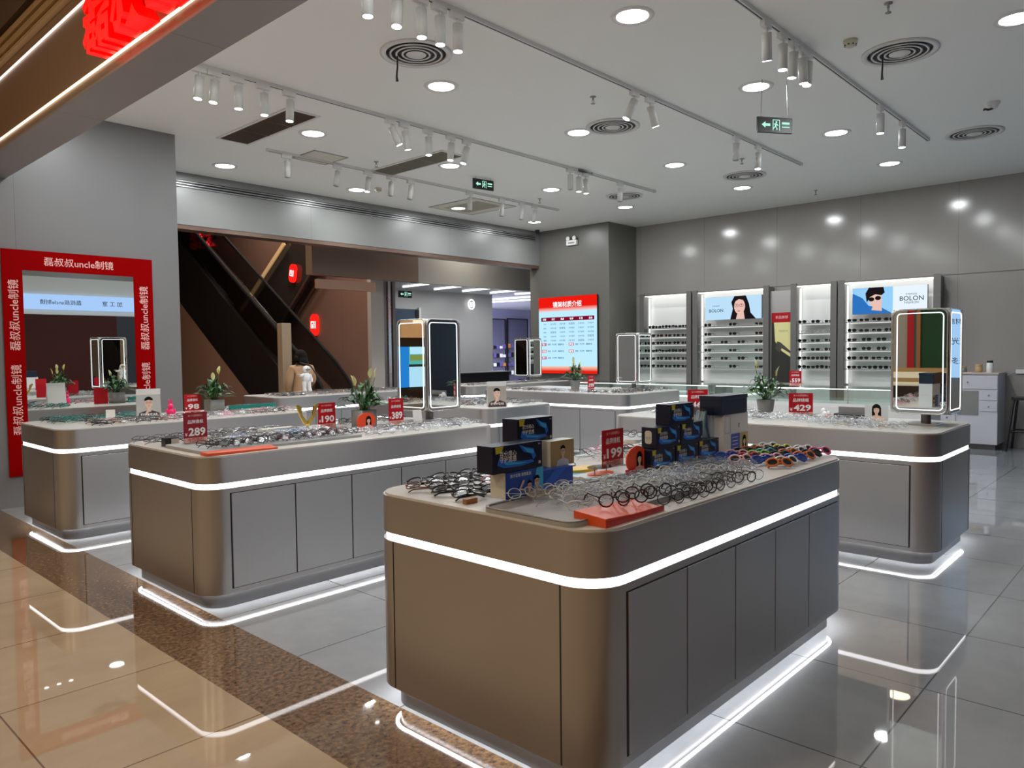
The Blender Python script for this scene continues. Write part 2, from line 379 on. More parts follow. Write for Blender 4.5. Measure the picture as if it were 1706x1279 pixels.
# fascia lettering (red, proud of the brown panel)
st = thing('fascia_sign', 'big bright red raised characters on the brown shop-front fascia', 'sign', (1.70, 5.08, 3.545))
M_REDL = mat('red_letter_face', (.8, 0, 0), .4, emit=(1, .0, .0), es=.75)
m_ = MB().at(facing(NX, (0, 0, 0)))
m_.text('磊叔叔uncle制镜', 1.56, 0, 3.15, .02, M_REDL, .03, depth=.12)
m_.build('lettering', st)
MB().box(.085, .10, -3.2, -.02, -.02, .02, M_DARKALU).build('mounting_rail', st)

# ---------------------------------------------------------------- counters
COUNTERS = {
 'front': (1.93, 4.22, 1.41, 2.62, 'large front island counter, champagne metal, nearest to the shop entrance corner'),
 'second': (1.93, 4.37, 4.18, 5.40, 'champagne metal island counter with the 289 price tag and the tall double mirror'),
 'third': (1.93, 4.25, 6.70, 7.85, 'champagne metal island counter in front of the red framed wall mirror'),
 'window': (5.25, 7.65, 9.10, 10.15, 'island counter with the white astronaut figurine near the escalator opening'),
 'middle': (5.47, 6.56, 5.38, 7.7, 'island counter with the photo card of a man holding his chin, mid shop'),
 'sign': (8.25, 9.75, 5.58, 8.25, 'grey island counter before the red and blue lit information screen'),
 'far': (8.9, 11.7, 9.15, 10.15, 'farthest island counter carrying the small double mirror by the pillar'),
 'right': (5.60, 6.72, 1.30, 3.95, 'island counter with the 429 price tag, right of the front island')}
CT = .91
def counter(key, r=.15):
    x0, x1, y0, y1, lab = COUNTERS[key]; cx, cy = (x0 + x1) / 2, (y0 + y1) / 2
    t = thing('display_counter', lab, 'counter', (cx, cy, 0), 0, 'champagne metal display islands')
    a, b = (x1 - x0) / 2, (y1 - y0) / 2
    R = lambda i, rr=None: rrect(-a + i, a - i, -b + i, b - i, (r if rr is None else rr) - i * .5, 8)
    MB().prism(R(.05), 0, .10, M_KICK).build('kick_plate', t)
    MB().ring(R(.030), R(.042), .0885, .0928, M_LEDK).build('plinth_light', t)
    MB().prism(R(0), .093, .716, M_METAL).build('body', t, .004)
    MB().prism(R(.010), .716, .749, M_LED, cap=False).build('light_band', t)
    MB().prism(R(0), .749, .902, M_METAL).build('apron', t, .004)
    MB().prism(R(.008), .902, CT, M_TOP).build('worktop', t, .003)
    # door fronts on the four sides between the rounded corners
    def doors(n, L, M):
        w = L / n
        if n == 1:
            MB().at(M).box(-L / 2 - .003, -L / 2 + .003, 0, .001, .096, .714, M_GAP).box(L / 2 - .003, L / 2 + .003, 0, .001, .096, .714, M_GAP).build('panel_joint', t)
            return
        MB().at(M).box(-L / 2 - .004, L / 2 + .004, 0, .0012, .12, .688, M_GAP).build('door_gap_shade', t)  # dark sheet stands in for the shade in the door gaps
        for k in range(n):
            MB().at(M).box(-L / 2 + k * w + .004, -L / 2 + (k + 1) * w - .004, -.001, .006, .124, .684, M_DOOR).build('door', t, .0015)
    # local frame: x along the face, y outwards, z up
    def F(ang, off): return Matrix.Rotation(ang, 4, 'Z') @ Matrix.Translation((0, off, 0))
    nl = 5 if 2 * a > 2 else 2; nw = 5 if 2 * b > 2 else 2
    doors(nl if 2 * a > 1.5 else 1, 2 * a - 2 * r - .02, F(PI, b)); doors(nl if 2 * a > 1.5 else 1, 2 * a - 2 * r - .02, F(0, b))
    doors(1 if 2 * b < 2 else 4, 2 * b - 2 * r - .02, F(PI / 2, a)); doors(1 if 2 * b < 2 else 4, 2 * b - 2 * r - .02, F(-PI / 2, a))
    return t
for k in COUNTERS: counter(k)

# round display plinth behind the front island
rp = thing('round_plinth', 'low round grey plinth holding a pair of glasses behind the front island', 'plinth', (5.05, 3.35, 0))
MB().lathe([(.22, 0), (.22, .08), (.26, .09), (.26, .62)], M_METAL, 32).build('body', rp)
MB().lathe([(.25, .62), (.25, .66)], M_LED, 32).build('light_band', rp)
MB().lathe([(.26, .66), (.26, .80), (.255, .81)], M_METAL, 32).build('top', rp)

# ---------------------------------------------------------------- ceiling fittings
downs = [(x, y) for x in (4.85, 6.96, 9.09, 11.12) for y in (3.2, 5.33, 7.5, 9.6)] + [(6.94, 1.1), (2.8, 3.2), (2.8, 5.33), (2.8, 7.5)]
colname = {4.85: 'front', 6.96: 'second', 9.09: 'third', 11.12: 'back', 6.94: 'second', 2.8: 'entrance', 9.1: 'third', 11.1: 'back'}
rowname = {3.2: 'above the front island side', 5.33: 'above the second island side', 7.5: 'above the third island side', 9.6: 'beside the grey beam', 1.1: 'nearest the right side'}
dp = None
for (x, y) in downs:
    lab = f'round recessed ceiling downlight, {colname[x]} row, {rowname[y]}'
    if dp is None:
        dp = thing('downlight', lab, 'ceiling light', (x, y, 4.0), 0, 'round recessed downlights in the ceiling')
        a1 = MB().lathe([(.118, -.004), (.13, -.012), (.155, -.012), (.165, 0)], M_WHITEM, 32).build('trim_ring', dp)
        a2 = MB().lathe([(0.001, -.007), (.119, -.007), (.119, -.003)], M_DL, 32).build('diffuser', dp)
        PROTO[dp.name] = [a1, a2]; o = dp
    else: o = copy_tree(dp, (x, y, 4.0), 0, lab)
    area('downlight_lamp', (0, 0, -.02), .22, 22, WHITE, parent=o)

# track lighting
TRACKS = [(2.2, 10.22, 4.06, 'long white lighting track over the aisle behind the front island'),
          (2.2, 10.30, 6.40, 'white lighting track over the aisle between second and third islands'),
          (4.82, 10.40, 8.44, 'white lighting track nearest the grey beam'),
          (2.6, 10.12, 2.49, 'white lighting track above the front island, at the right')]
for x0, x1, y, lab in TRACKS:
    t = thing('lighting_track', lab, 'lighting track', ((x0 + x1) / 2, y, 4.0), 0, 'white ceiling lighting tracks')
    h = (x1 - x0) / 2
    MB().box(-h, h, -.017, .017, -.032, 0, M_WHITEM).box(-h, h, -.006, .006, -.0335, -.03, M_BLACK).build('rail', t)
    MB().box(-h - .02, -h, -.02, .02, -.036, 0, M_WHITEM).box(h, h + .02, -.02, .02, -.036, 0, M_WHITEM).build('end_cap', t)
M_SPOTB = mat('spot_housing', (.50, .50, .47), .4)
def spot(px, py, track_y, tilt=(0, 0), lit=True, lab=''):
    p = at_z(px, py, 3.95); x = p.x; y = TRACKS[track_y][2]
    t = thing('track_spotlight', lab, 'spotlight', (x, y, 3.968), 0, 'white cylinder spotlights on the tracks')
    MB().box(-.075, .055, -.02, .02, -.045, 0, M_WHITEM).build('adapter', t, .003)
    MB().tube([(0, 0, -.04), (0, 0, -.085)], .009, M_WHITEM, 8).build('stem', t)
    M = Matrix.Translation((0, 0, -.075)) @ Matrix.Rotation(tilt[0], 4, 'Y') @ Matrix.Rotation(tilt[1], 4, 'X')
    hd = MB().at(M).lathe([(.03, 0.0), (.038, -.004), (.038, -.20), (.034, -.20)], M_SPOTB, 20).build('head', t)
    MB().at(M).lathe([(.001, -.2025), (.033, -.2025), (.033, -.2)], M_SPOT if lit else M_GREYM, 20).build('lens', hd)
    if lit:
        d = bpy.data.lights.new('spotlight_beam', 'SPOT'); d.energy = 14; d.spot_size = math.radians(52); d.spot_blend = .6; d.shadow_soft_size = .03; d.color = WHITE
        o = bpy.data.objects.new('spotlight_beam', d); COL.objects.link(o); o.parent = t; o.matrix_local = M @ Matrix.Translation((0, 0, -.21))
    return t
W = ['first', 'second', 'third', 'fourth', 'fifth', 'sixth', 'seventh', 'eighth', 'ninth']
def row(track, name, items):
    for k, (px, py, tx, ty, lit) in enumerate(items):
        spot(px, py, track, (tx, ty), lit, f'white cylinder spotlight, {W[k]} from the shop front on the {name}')
row(0, 'track behind the front island', [(556, -8, 0, 0, 1), (606, 12, .1, -.05, 1), (649, 26, 0, 0, 1), (681, 38, 0, 0, 1), (710, 50, 0, 0, 1), (1017, 168, .35, .3, 1), (1044, 178, -.35, -.1, 1), (1205, 235, .08, 0, 0), (1246, 250, .08, 0, 1)])
row(1, 'middle track', [(321, 122, .12, 0, 1), (346, 129, .12, 0, 1), (384, 139, 0, 0, 1), (428, 150, 0, 0, 1), (473, 161, .05, 0, 1), (641, 206, -.4, -.2, 1), (661, 213, -.2, 0, 1), (699, 224, 0, 0, 1), (741, 233, .1, 0, 1)])
row(1, 'far half of the middle track', [(768, 240, .25, .1, 1), (936, 287, 0, 0, 0), (949, 291, 0, 0, 1), (961, 294, -.05, 0, 1), (1017, 310, .1, 0, 0)])
row(2, 'track nearest the grey beam', [(469, 264, 0, 0, 0), (553, 281, .2, 0, 0), (601, 292, .15, 0, 1), (637, 300, .1, 0, 0), (669, 307, .2, 0, 0), (768, 326, .05, 0, 0), (820, 337, .1, 0, 0), (851, 344, .15, 0, 0), (874, 348, .2, 0, 0)])
row(3, 'right-hand track', [(1262, 46, -.28, .1, 1), (1288, 66, 0, 0, 1), (1311, 78, -.05, .1, 1), (1326, 88, -.15, 0, 1), (1336, 95, .15, 0, 1), (1457, 182, 0, 0, 1), (1494, 208, 0, 0, 1)])
# unseen-from-here spots on the near part of the same tracks that light the islands
# round air diffusers
AD = [(4.18, 4.9, 1, 'round white air diffuser with a black ribbon, above the aisle behind the front island'),
      (7.02, 1.95, 1, 'round white air diffuser with a black ribbon, above the right island'),
      (7.04, 4.91, 0, 'round white air diffuser beside two tilted spotlights'),
      (10.36, 4.93, 0, 'round white air diffuser near the end of the long track'),
      (10.26, 2.03, 0, 'round air diffuser near the end of the right-hand track'),
      (10.31, 6.97, 0, 'round air diffuser near the pillar with the lit screen')]
for x, y, rib, lab in AD:
    t = thing('air_diffuser', lab, 'air vent', (x, y, 4.0), 0, 'round ceiling air diffusers')
    MB().ring(ell(0, 0, .30, .30, 44), ell(0, 0, .252, .252, 44), -.014, 0, M_WHITEM).build('outer_ring', t)
    MB().lathe([(.001, -.0015), (.25, -.0015), (.25, 0)], M_BLACK, 32).build('throat', t)
    for k, r in enumerate((.222, .172, .122)):
        MB().ring(ell(0, 0, r, r, 40), ell(0, 0, r - .016, r - .016, 40), -.018, -.012, M_WHITEM).build('ring_vane', t)
    MB().lathe([(.001, -.022), (.078, -.021), (.084, -.017)], M_WHITEM, 30).build('centre_cone', t)
    if rib:
        MB().tube([(-.12, .10, -.03), (-.12, .10, -.12), (-.13, .10, -.2), (-.125, .1, -.24)], [.006, .007, .009, .013], M_BLACK, 6).build('ribbon', t)
# linear grilles and hatches
def grille(x0, x1, y0, y1, n, lab, m=M_DARKALU):
    t = thing('ceiling_grille', lab, 'air vent', ((x0 + x1) / 2, (y0 + y1) / 2, 4.0)); a, b = (x1 - x0) / 2, (y1 - y0) / 2
    MB().ring([(-a - .03, -b - .03), (a + .03, -b - .03), (a + .03, b + .03), (-a - .03, b + .03)], [(-a, -b), (a, -b), (a, b), (-a, b)], -.012, 0, M_WHITEM, False).build('frame', t)
    s = MB().box(-a, a, -b, b, -.002, 0, M_BLACK)
    for k in range(n): x = -a + 2 * a * (k + .5) / n; s.box(x - .004, x + .004, -b, b, -.014, -.003, m)
    s.box(-a, a, -b * .34, -b * .32, -.016, -.003, m).box(-a, a, b * .32, b * .34, -.016, -.003, m)
    s.build('louvres', t)
BRZ = mat('brown_louvre', (.10, .065, .045), .5)
grille(4.19, 4.53, 6.93, 8.40, 16, 'dark brown rectangular ceiling grille nearest the left wall', BRZ)
grille(6.38, 6.72, 7.02, 8.43, 16, 'olive grey rectangular ceiling grille in mid ceiling', mat('olive_louvre', (.22, .21, .16), .5))
def hatch(x0, x1, y0, y1, lab, vent=0):
    t = thing('ceiling_hatch', lab, 'ceiling panel', ((x0 + x1) / 2, (y0 + y1) / 2, 4.0)); a, b = (x1 - x0) / 2, (y1 - y0) / 2
    MB().ring([(-a, -b), (a, -b), (a, b), (-a, b)], [(-a + .015, -b + .015), (a - .015, -b + .015), (a - .015, b - .015), (-a + .015, b - .015)], -.008, 0, M_GREYM, False).build('frame', t)
    s = MB().box(-a + .02, a - .02, -b + .02, b - .02, -.006, 0, mat('hatch_cream', (.62, .60, .50), .5))
    if vent:
        for k in range(14): x = -a * .55 + a * 1.1 * k / 13; s.box(x - .008, x + .008, -b * .75, b * .75, -.012, -.006, mat('hatch_vane', (.42, .41, .33), .5))
    s.build('panel', t)
hatch(5.25, 5.75, 8.10, 8.62, 'plain square cream access hatch in the ceiling')
hatch(8.65, 9.7, 8.78, 9.88, 'large square cassette air panel in the ceiling by the beam', 1)
# sprinklers, detectors, camera
def sprinkler(px, py, lab):
    p = at_z(px, py, 3.97); t = thing('sprinkler', lab, 'sprinkler', (p.x, p.y, 4.0), 0, 'small ceiling sprinklers')
    MB().lathe([(.03, 0), (.03, -.006), (.009, -.01), (.009, -.035)], M_GREYM, 12).build('body', t)
    m = MB().lathe([(.001, -.075), (.022, -.072), (.022, -.068)], M_GREYM, 12)
    m.tube([(.009, 0, -.03), (.016, 0, -.05), (.004, 0, -.07)], .003, M_GREYM, 5).tube([(-.009, 0, -.03), (-.016, 0, -.05), (-.004, 0, -.07)], .003, M_GREYM, 5); m.build('deflector', t)
for px, py, w in ((1480, 12, 'above the right side of the shop'), (988, 166, 'beside the two tilted spotlights'), (1236, 268, 'beside the long track end'), (627, 273, 'beside the olive grille'), (1359, 320, 'in front of the back wall'), (899, 334, 'near the beam end')):
    sprinkler(px, py, f'small grey ceiling sprinkler {w}')
def detector(px, py, lab):
    p = at_z(px, py, 4.0); t = thing('smoke_detector', lab, 'smoke detector', (p.x, p.y, 4.0))
    MB().lathe([(.055, 0), (.055, -.02), (.05, -.035), (.03, -.055), (.001, -.058)], mat('cream_plastic', (.55, .52, .40), .5), 20).build('housing', t)
    m = MB()
    for k in range(8): a = k * PI / 4; m.box(.042 * math.cos(a) - .006, .042 * math.cos(a) + .006, .042 * math.sin(a) - .006, .042 * math.sin(a) + .006, -.045, -.03, M_BLACK)
    m.build('vents', t)
detector(1417, 67, 'cream round smoke detector left of the right-hand air diffuser'); detector(630, 313, 'small cream smoke detector under the track nearest the beam')
p = at_z(1655, 170, 4.0); t = thing('security_camera', 'small white dome base with dark cable on the ceiling at far right', 'camera', (p.x, p.y, 4.0))
MB().lathe([(.06, 0), (.06, -.01), (.045, -.05), (.03, -.07), (.001, -.075)], M_WHITE, 20).build('housing', t)
MB().tube([(0, 0, -.06), (-.06, .03, -.085), (-.10, .06, -.08), (-.13, .06, -.10)], [.014, .012, .01, .008], M_BLACK, 6).build('cable', t)
p = at_z(975, 284, 4.0); t = thing('detector_bracket', 'small open metal bracket hanging under the ceiling in mid shop', 'bracket', (p.x, p.y, 4.0))
MB().box(-.16, .16, -.01, .01, -.03, -.02, M_GREYM).box(-.16, -.15, -.01, .01, -.03, 0, M_GREYM).box(.15, .16, -.01, .01, -.03, 0, M_GREYM).box(-.16, .0, -.04, .05, -.035, -.03, M_BLACK).build('frame', t)
t = thing('dome_camera', 'tiny dark dome camera where the beam meets the pillar', 'camera', (11.9, 10.2, 3.93)); 
MB().lathe([(.045, .07), (.045, .03), (.03, 0), (.001, -.01)], M_BLACK, 16).build('dome', t)
# hanging exit signs
def exit_sign(x, y, z, rz, lab, top=4.0):
    t = thing('exit_sign', lab, 'exit sign', (x, y, z), rz, 'green exit signs hung from the ceiling')
    MB().box(-.18, .18, -.013, .013, 0, .145, mat('exit_black', (.008, .012, .01), .3)).build('panel', t, .004)
    g = emis('exit_green', (.45, .95, .75), 1.0); m = MB().at(facing(NY, (0, -.0145, .072)))
    m.flat([(-.14, 0), (-.10, .03), (-.10, .012), (-.05, .012), (-.05, -.012), (-.10, -.012), (-.10, -.03)], 0, g)
    m.rect(-.025, -.018, -.05, .05, 0, g).rect(.042, .049, -.05, .05, 0, g).rect(-.025, .049, .044, .05, 0, g)
    m.flat(ell(.012, .028, .010, .010, 10), 0, g).flat([(-.012, .01), (.0, .018), (.022, .012), (.035, -.004), (.03, -.008), (.016, .002), (.012, -.018), (.026, -.03), (.02, -.046), (.013, -.044), (.016, -.032), (0, -.018), (-.014, -.036), (-.02, -.03), (-.004, -.010), (0, .006), (-.010, .002)], 0, g)
    m.rect(.07, .15, .01, .03, 0, g).rect(.07, .15, -.02, -.01, 0, g)
    m.build('pictogram', t)
    L = top - z
    for sx in (-.14, .14): MB().tube([(sx, 0, .14), (sx * .9, 0, L)], .0035, M_GREYM, 5).build('hanger', t)
exit_sign(at_y(1290, 210, 3.0).x, 3.0, at_y(1290, 222, 3.0).z, math.radians(-35), 'green exit sign hanging above the right of the shop')
p = at_y(805, 309, 7.7); exit_sign(p.x, 7.7, p.z - .06, math.radians(-10), 'green exit sign hanging in mid shop by the grey beam')
# emergency lamp on the pillar
t = thing('emergency_lamp', 'white twin emergency lamp high on the taupe pillar', 'emergency light', (12.1, 9.45, 3.68))
MB().box(-.03, .03, -.13, .13, -.05, .05, M_WHITE).build('housing', t, .006)
for s in (-1, 1): MB().at(Matrix.Translation((-.02, .08 * s, .085)) @ Matrix.Rotation(-PI / 2, 4, 'Y')).lathe([(.03, -.02), (.045, .02), (.04, .025)], M_WHITE, 14).build('lamp_head', t)
MB().at(facing(NX, (-.032, 0, 0))).rect(-.08, .08, -.02, .01, 0, M_GREYM).build('label_plate', t)

# ---------------------------------------------------------------- wall mirror in red frame
wm = thing('wall_mirror', 'large mirror in a red frame with white characters on the left wall', 'mirror', (2.765, 8.655, .31))
fx0, fx1, fh = -.715, .715, 2.25
MB().ring([(fx0, 0), (fx1, 0), (fx1, fh), (fx0, fh)], [(fx0 + .175, .30), (fx1 - .20, .30), (fx1 - .20, fh - .20), (fx0 + .175, fh - .20)], 0, .012, M_REDV, False).at(Matrix.Identity(4))
m_ = MB().at(facing(NY, (0, 0, 0)))
m_.ring([(fx0, 0), (fx1, 0), (fx1, fh), (fx0, fh)], [(fx0 + .175, .30), (fx1 - .20, .30), (fx1 - .20, fh - .20), (fx0 + .175, fh - .20)], 0, .012, M_REDV, False)
m_.build('frame', wm)
MB().at(facing(NY, (0, 0, 0))).box(fx0 + .17, fx1 - .19, .29, fh - .19, .001, .005, M_MIRROR).build('mirror_glass', wm)
T = '磊叔叔uncle制镜'
for lx, ly, lw, lr in ((-.02, fh - .10, .66, 0), (fx0 + .09, 1.60, .70, PI / 2), (fx1 - .10, 1.60, .70, PI / 2), (fx0 + .09, .76, .70, PI / 2), (fx1 - .10, .76, .70, PI / 2)):
    MB().at(facing(NY, (0, 0, 0))).text(T, lx, ly, lw, .0135, M_PINKW, .008, rot=lr).build('lettering', wm)

# ---------------------------------------------------------------- table mirrors: upright posts with four mirror panels
def table_mirror(x, y, lab, w=.40, z0=1.0, z1=1.78, overhang=0):
    t = thing('vanity_mirror', lab, 'mirror', (x, y, CT), 0, 'upright lit table mirrors')
    MB().box(-.10, .10, -.10, .10, 0, .012, M_ALU).build('base_plate', t, .003)
    MB().tube([(0, 0, .01), (0, 0, z0 - CT + .05)], .035, M_DARKALU, 16).build('post', t)
    c = w / 2; H = z1 - z0; names = ['mirror_panel'] * 4
    for k, ang in enumerate((NX, NY, PX_, PY_)):
        a = math.radians(ang); M = facing(ang, (math.cos(a) * (c - .0), math.sin(a) * (c - .0), z0 - CT))
        p = MB().at(M)
        hw = c - .012
        o1 = rrect(-hw, hw, 0, H, .055, 6); i1 = rrect(-hw + .010, hw - .010, .010, H - .010, .047, 6)
        p.prism(o1, -.05, -.012, M_ALU).ring(o1, i1, -.012, .0, M_ALU)
        pp = p.build('mirror_frame', t, .004)
        MB().at(M).prism(i1, -.012, -.006, M_MIRROR, False).build('mirror_glass', pp)
        l0 = rrect(-hw + .030, hw - .030, .030, H - .030, .03, 6); l1 = rrect(-hw + .037, hw - .037, .037, H - .037, .024, 6)
        MB().at(M).ring(l0, l1, -.0055, -.003, emis('mirror_led', (.93, .98, 1), 1.5)).build('light_ring', pp)
    MB().prism(rrect(-c + .04, c - .04, -c + .04, c - .04, .02, 3), z0 - CT + .01, z1 - CT - .01, M_ALU).build('core', t)
    return t
table_mirror(4.29, 4.93, 'tall double mirror with lit edges behind the 389 tag')
table_mirror(6.31, 1.54, 'large double mirror with lit edges on the right island')
table_mirror(9.55, 6.30, 'double table mirror before the sunglasses wall, left of the lit shelves', z0=1.0, z1=1.75)
table_mirror(11.05, 9.75, 'small distant double mirror left of the lit screen on the pillar', z0=1.0, z1=1.75)

# ---------------------------------------------------------------- printed portraits
def portrait(m, w, h, bg, coat, style='woman', cx=0, cy=0, s=1, glasses=None, hair=M_HAIR):
    """a generic head and shoulders in flat colours, centred on cx, cy"""
    if bg: m.rect(-w / 2, w / 2, -h / 2, h / 2, .0008, bg)
    k = s
    sh = [(cx - .44 * k, cy - .5 * k), (cx - .36 * k, cy - .28 * k), (cx - .12 * k, cy - .2 * k), (cx + .12 * k, cy - .2 * k), (cx + .38 * k, cy - .3 * k), (cx + .42 * k, cy - .5 * k)]
    if style == 'woman':
        m.flat([(cx - .23 * k, cy - .44 * k)] + ell(cx, cy + .16 * k, .24 * k, .30 * k, 14, PI, 0)[::1] + [(cx + .25 * k, cy - .44 * k)], .0011, hair)
    m.flat(sh, .0013, coat)
    m.flat([(cx - .07 * k, cy - .25 * k), (cx + .07 * k, cy - .25 * k), (cx + .07 * k, cy), (cx - .07 * k, cy)], .0015, M_SKIN)
    m.flat(ell(cx, cy + .10 * k, .145 * k, .20 * k, 22), .0018, M_SKIN)
    m.flat(ell(cx, cy + .16 * k, .175 * k, .20 * k, 14, .28, PI - .28) + [(cx - .12 * k, cy + .19 * k), (cx, cy + .23 * k), (cx + .1 * k, cy + .2 * k)], .0021, hair)
    lip = mat('printed_lip', (.5, .12, .12), .5); m.flat(ell(cx, cy - .01 * k, .035 * k, .014 * k, 10), .0023, lip)
    for sgn in (-1, 1):
        ex = cx + sgn * .06 * k; ey = cy + .12 * k
        m.flat(ell(ex, ey, .022 * k, .010 * k, 8), .0023, M_HAIR)
        m.flat([(ex - .03 * k, ey + .035 * k), (ex + .03 * k, ey + .038 * k), (ex + .03 * k, ey + .045 * k), (ex - .03 * k, ey + .042 * k)], .0023, M_HAIR)
        if glasses == 'dark': m.flat(ell(ex, ey, .058 * k, .045 * k, 14), .0026, M_BLACK)
        elif glasses:
            o = ell(ex, ey, .055 * k, .045 * k, 14); i = ell(ex, ey, .047 * k, .037 * k, 14); m.ring(o, i, .0024, .0026, M_BLACK, False)
    m.flat([(cx - .008 * k, cy + .03 * k), (cx + .012 * k, cy + .03 * k), (cx, cy + .1 * k)], .0022, mat('printed_nose', (.6, .37, .28), .5))
    return m

# ---------------------------------------------------------------- back wall display units
M_SHELFW = mat('white_shelf_back', (.82, .83, .82), .4)
M_GLASSSH = thin_glass('shelf_glass', (.85, .93, .90), .2)
M_STRIPL = emis('shelf_light', (1, 1, .97), 2.2)
M_STRIPS = emis('shelf_underlight', (1, 1, .97), 1.1)
M_POST = mat('post_grey', (.17, .165, .16), .35, .3)
UX = 12.80
def wall_unit(y0, y1, lab, z1=2.58, screen=None):
    """open lit cabinet between y0 (right) and y1 (left) with glass shelves"""
    t = thing('wall_display_unit', lab, 'display unit', (UX, (y0 + y1) / 2, 0), 0, 'lit wall units for sunglasses'); b = (y1 - y0) / 2; D = .295
    MB().box(D - .02, D, -b, b, .05, z1, M_SHELFW).build('back_panel', t)
    for s in (-1, 1): MB().box(0, D, s * b - .02, s * b + .02, 0, z1, M_POST).box(-.02, .01, s * b - .05, s * b + .05, 0, z1 + .02, M_POST).build('side_post', t)
    MB().box(0, D, -b, b, z1 - .02, z1, M_DARKALU).build('top_panel', t)
    MB().box(.05, D - .03, -b + .03, b - .03, z1 - .032, z1 - .021, M_STRIPL).box(.20, .24, b - .036, b - .026, .9, z1 - .05, M_STRIPL).box(.20, .24, -b + .026, -b + .036, .9, z1 - .05, M_STRIPL).build('light_strip', t)
    for k, z in enumerate((1.15, 1.30, 1.45, 1.60, 1.75, 1.92)):
        MB().box(.02, D - .02, -b + .02, b - .02, z - .012, z, M_GLASSSH if k < 5 else M_GREYM).box(.012, .02, -b + .02, b - .02, z - .014, z, M_GREYM).box(D - .03, D - .022, -b + .04, b - .04, z - .02, z - .014, M_STRIPS).build('shelf', t)
    MB().box(0, D, -b + .02, b - .02, .05, .86, M_WHITEM).build('base_cabinet', t)
    return t
UNITS = [(7.20, 8.24, 'leftmost lit wall unit of sunglasses, beside the pillar return'),
         (5.68, 7.07, 'wide lit wall unit of sunglasses with the screen of a dark-haired woman'),
         (4.52, 5.19, 'narrow lit wall unit of sunglasses between poster panel and widest unit'),
         (2.99, 4.40, 'rightmost lit wall unit of sunglasses with the screen of a man in dark glasses')]
for y0, y1, lab in UNITS: wall_unit(y0, y1, lab)
M_SCR1 = emis('screen_pale_blue', (.50, .74, .95), .95)
M_SCR2 = emis('screen_sky', (.30, .62, .95), .95)
M_SCRW = emis('screen_white', (.80, .90, .98), .95)
def wall_screen(yc, w, h, zc, which, lab):
    t = thing('wall_screen', lab, 'screen', (12.82, yc, zc), 0)
    MB().box(0, .06, -w / 2, w / 2, -h / 2, h / 2, M_BLACK).build('casing', t)
    m = MB().at(facing(NX, (-.001, 0, 0)))
    sk = emis('screen_skin', (.85, .55, .48), .9); hr = emis('screen_hair', (.02, .015, .018), .5); de = emis('screen_denim', (.03, .18, .55), .9); ink = emis('screen_ink', (.05, .07, .1), .6)
    if which == 1:
        m.rect(-w / 2, w / 2, -h / 2, h / 2, .0005, M_SCR1)
        cx = .12
        m.flat([(cx - .17, -h / 2), (cx - .12, -.02), (cx - .15, .10), (cx - .09, h / 2), (cx + .13, h / 2), (cx + .19, .06), (cx + .22, -.1), (cx + .32, -h / 2)], .001, hr)
        m.flat([(cx - .06, -h / 2), (cx + .11, -h / 2), (cx + .09, -.08), (cx - .03, -.10)], .0015, sk).flat(ell(cx + .01, .02, .105, .14, 22), .002, sk)
        m.flat([(cx - .10, .10), (cx - .09, h / 2), (cx + .11, h / 2), (cx + .13, .05), (cx + .08, .13), (cx, .15)], .0025, hr)
        for s in (-1, 1): m.ring(ell(cx + s * .045, .04, .042, .03, 14), ell(cx + s * .045, .04, .036, .024, 14), .0026, .003, emis('screen_frame', (.25, .03, .03), .8), False).flat(ell(cx + s * .045, .045, .014, .007, 8), .003, hr)
        m.flat(ell(cx - .005, -.065, .03, .012, 10), .003, emis('screen_lip', (.75, .2, .25), .9))
        m.text('BOLON', -.33, -.04, .28, .003, ink, .01).text('EYEWEAR', -.33, .045, .14, .003, ink, 0)
    else:
        m.rect(-w / 2, .06, -h / 2, h / 2, .0005, M_SCR2).rect(.06, w / 2, -h / 2, h / 2, .0005, M_SCRW)
        cx = -.20
        m.flat([(-w / 2, -h / 2), (-w / 2, .13), (-.40, .05), (-.30, -.08), (-.1, -.12), (.05, -h / 2)], .001, de)
        m.flat([(cx - .06, -.15), (cx + .10, -.17), (cx + .09, -.02), (cx - .02, -.05)], .0015, sk).flat(ell(cx, .02, .10, .13, 22), .002, sk)
        m.flat([(cx - .13, -.03), (cx - .15, .12), (cx - .10, h / 2), (cx + .12, h / 2), (cx + .14, .12), (cx + .09, .08), (cx, .10), (cx - .08, .06)], .0025, hr)
        for s in (-1, 1): m.flat(ell(cx - .01 + s * .05, .03 + .008 * s, .045, .034, 14), .003, hr)
        m.text('BOLON', .33, .01, .34, .003, ink, .01).text('EYEWEAR', .33, .075, .16, .003, ink, 0).text('FASHION', .33, -.055, .20, .003, ink, 0)
    m.build('display', t)
wall_screen(6.32, 1.09, .42, 2.245, 1, 'lit screen of a dark-haired woman in thin glasses on pale blue')
wall_screen(3.68, 1.10, .42, 2.245, 2, 'lit screen of a man in dark sunglasses and denim with pale right half')
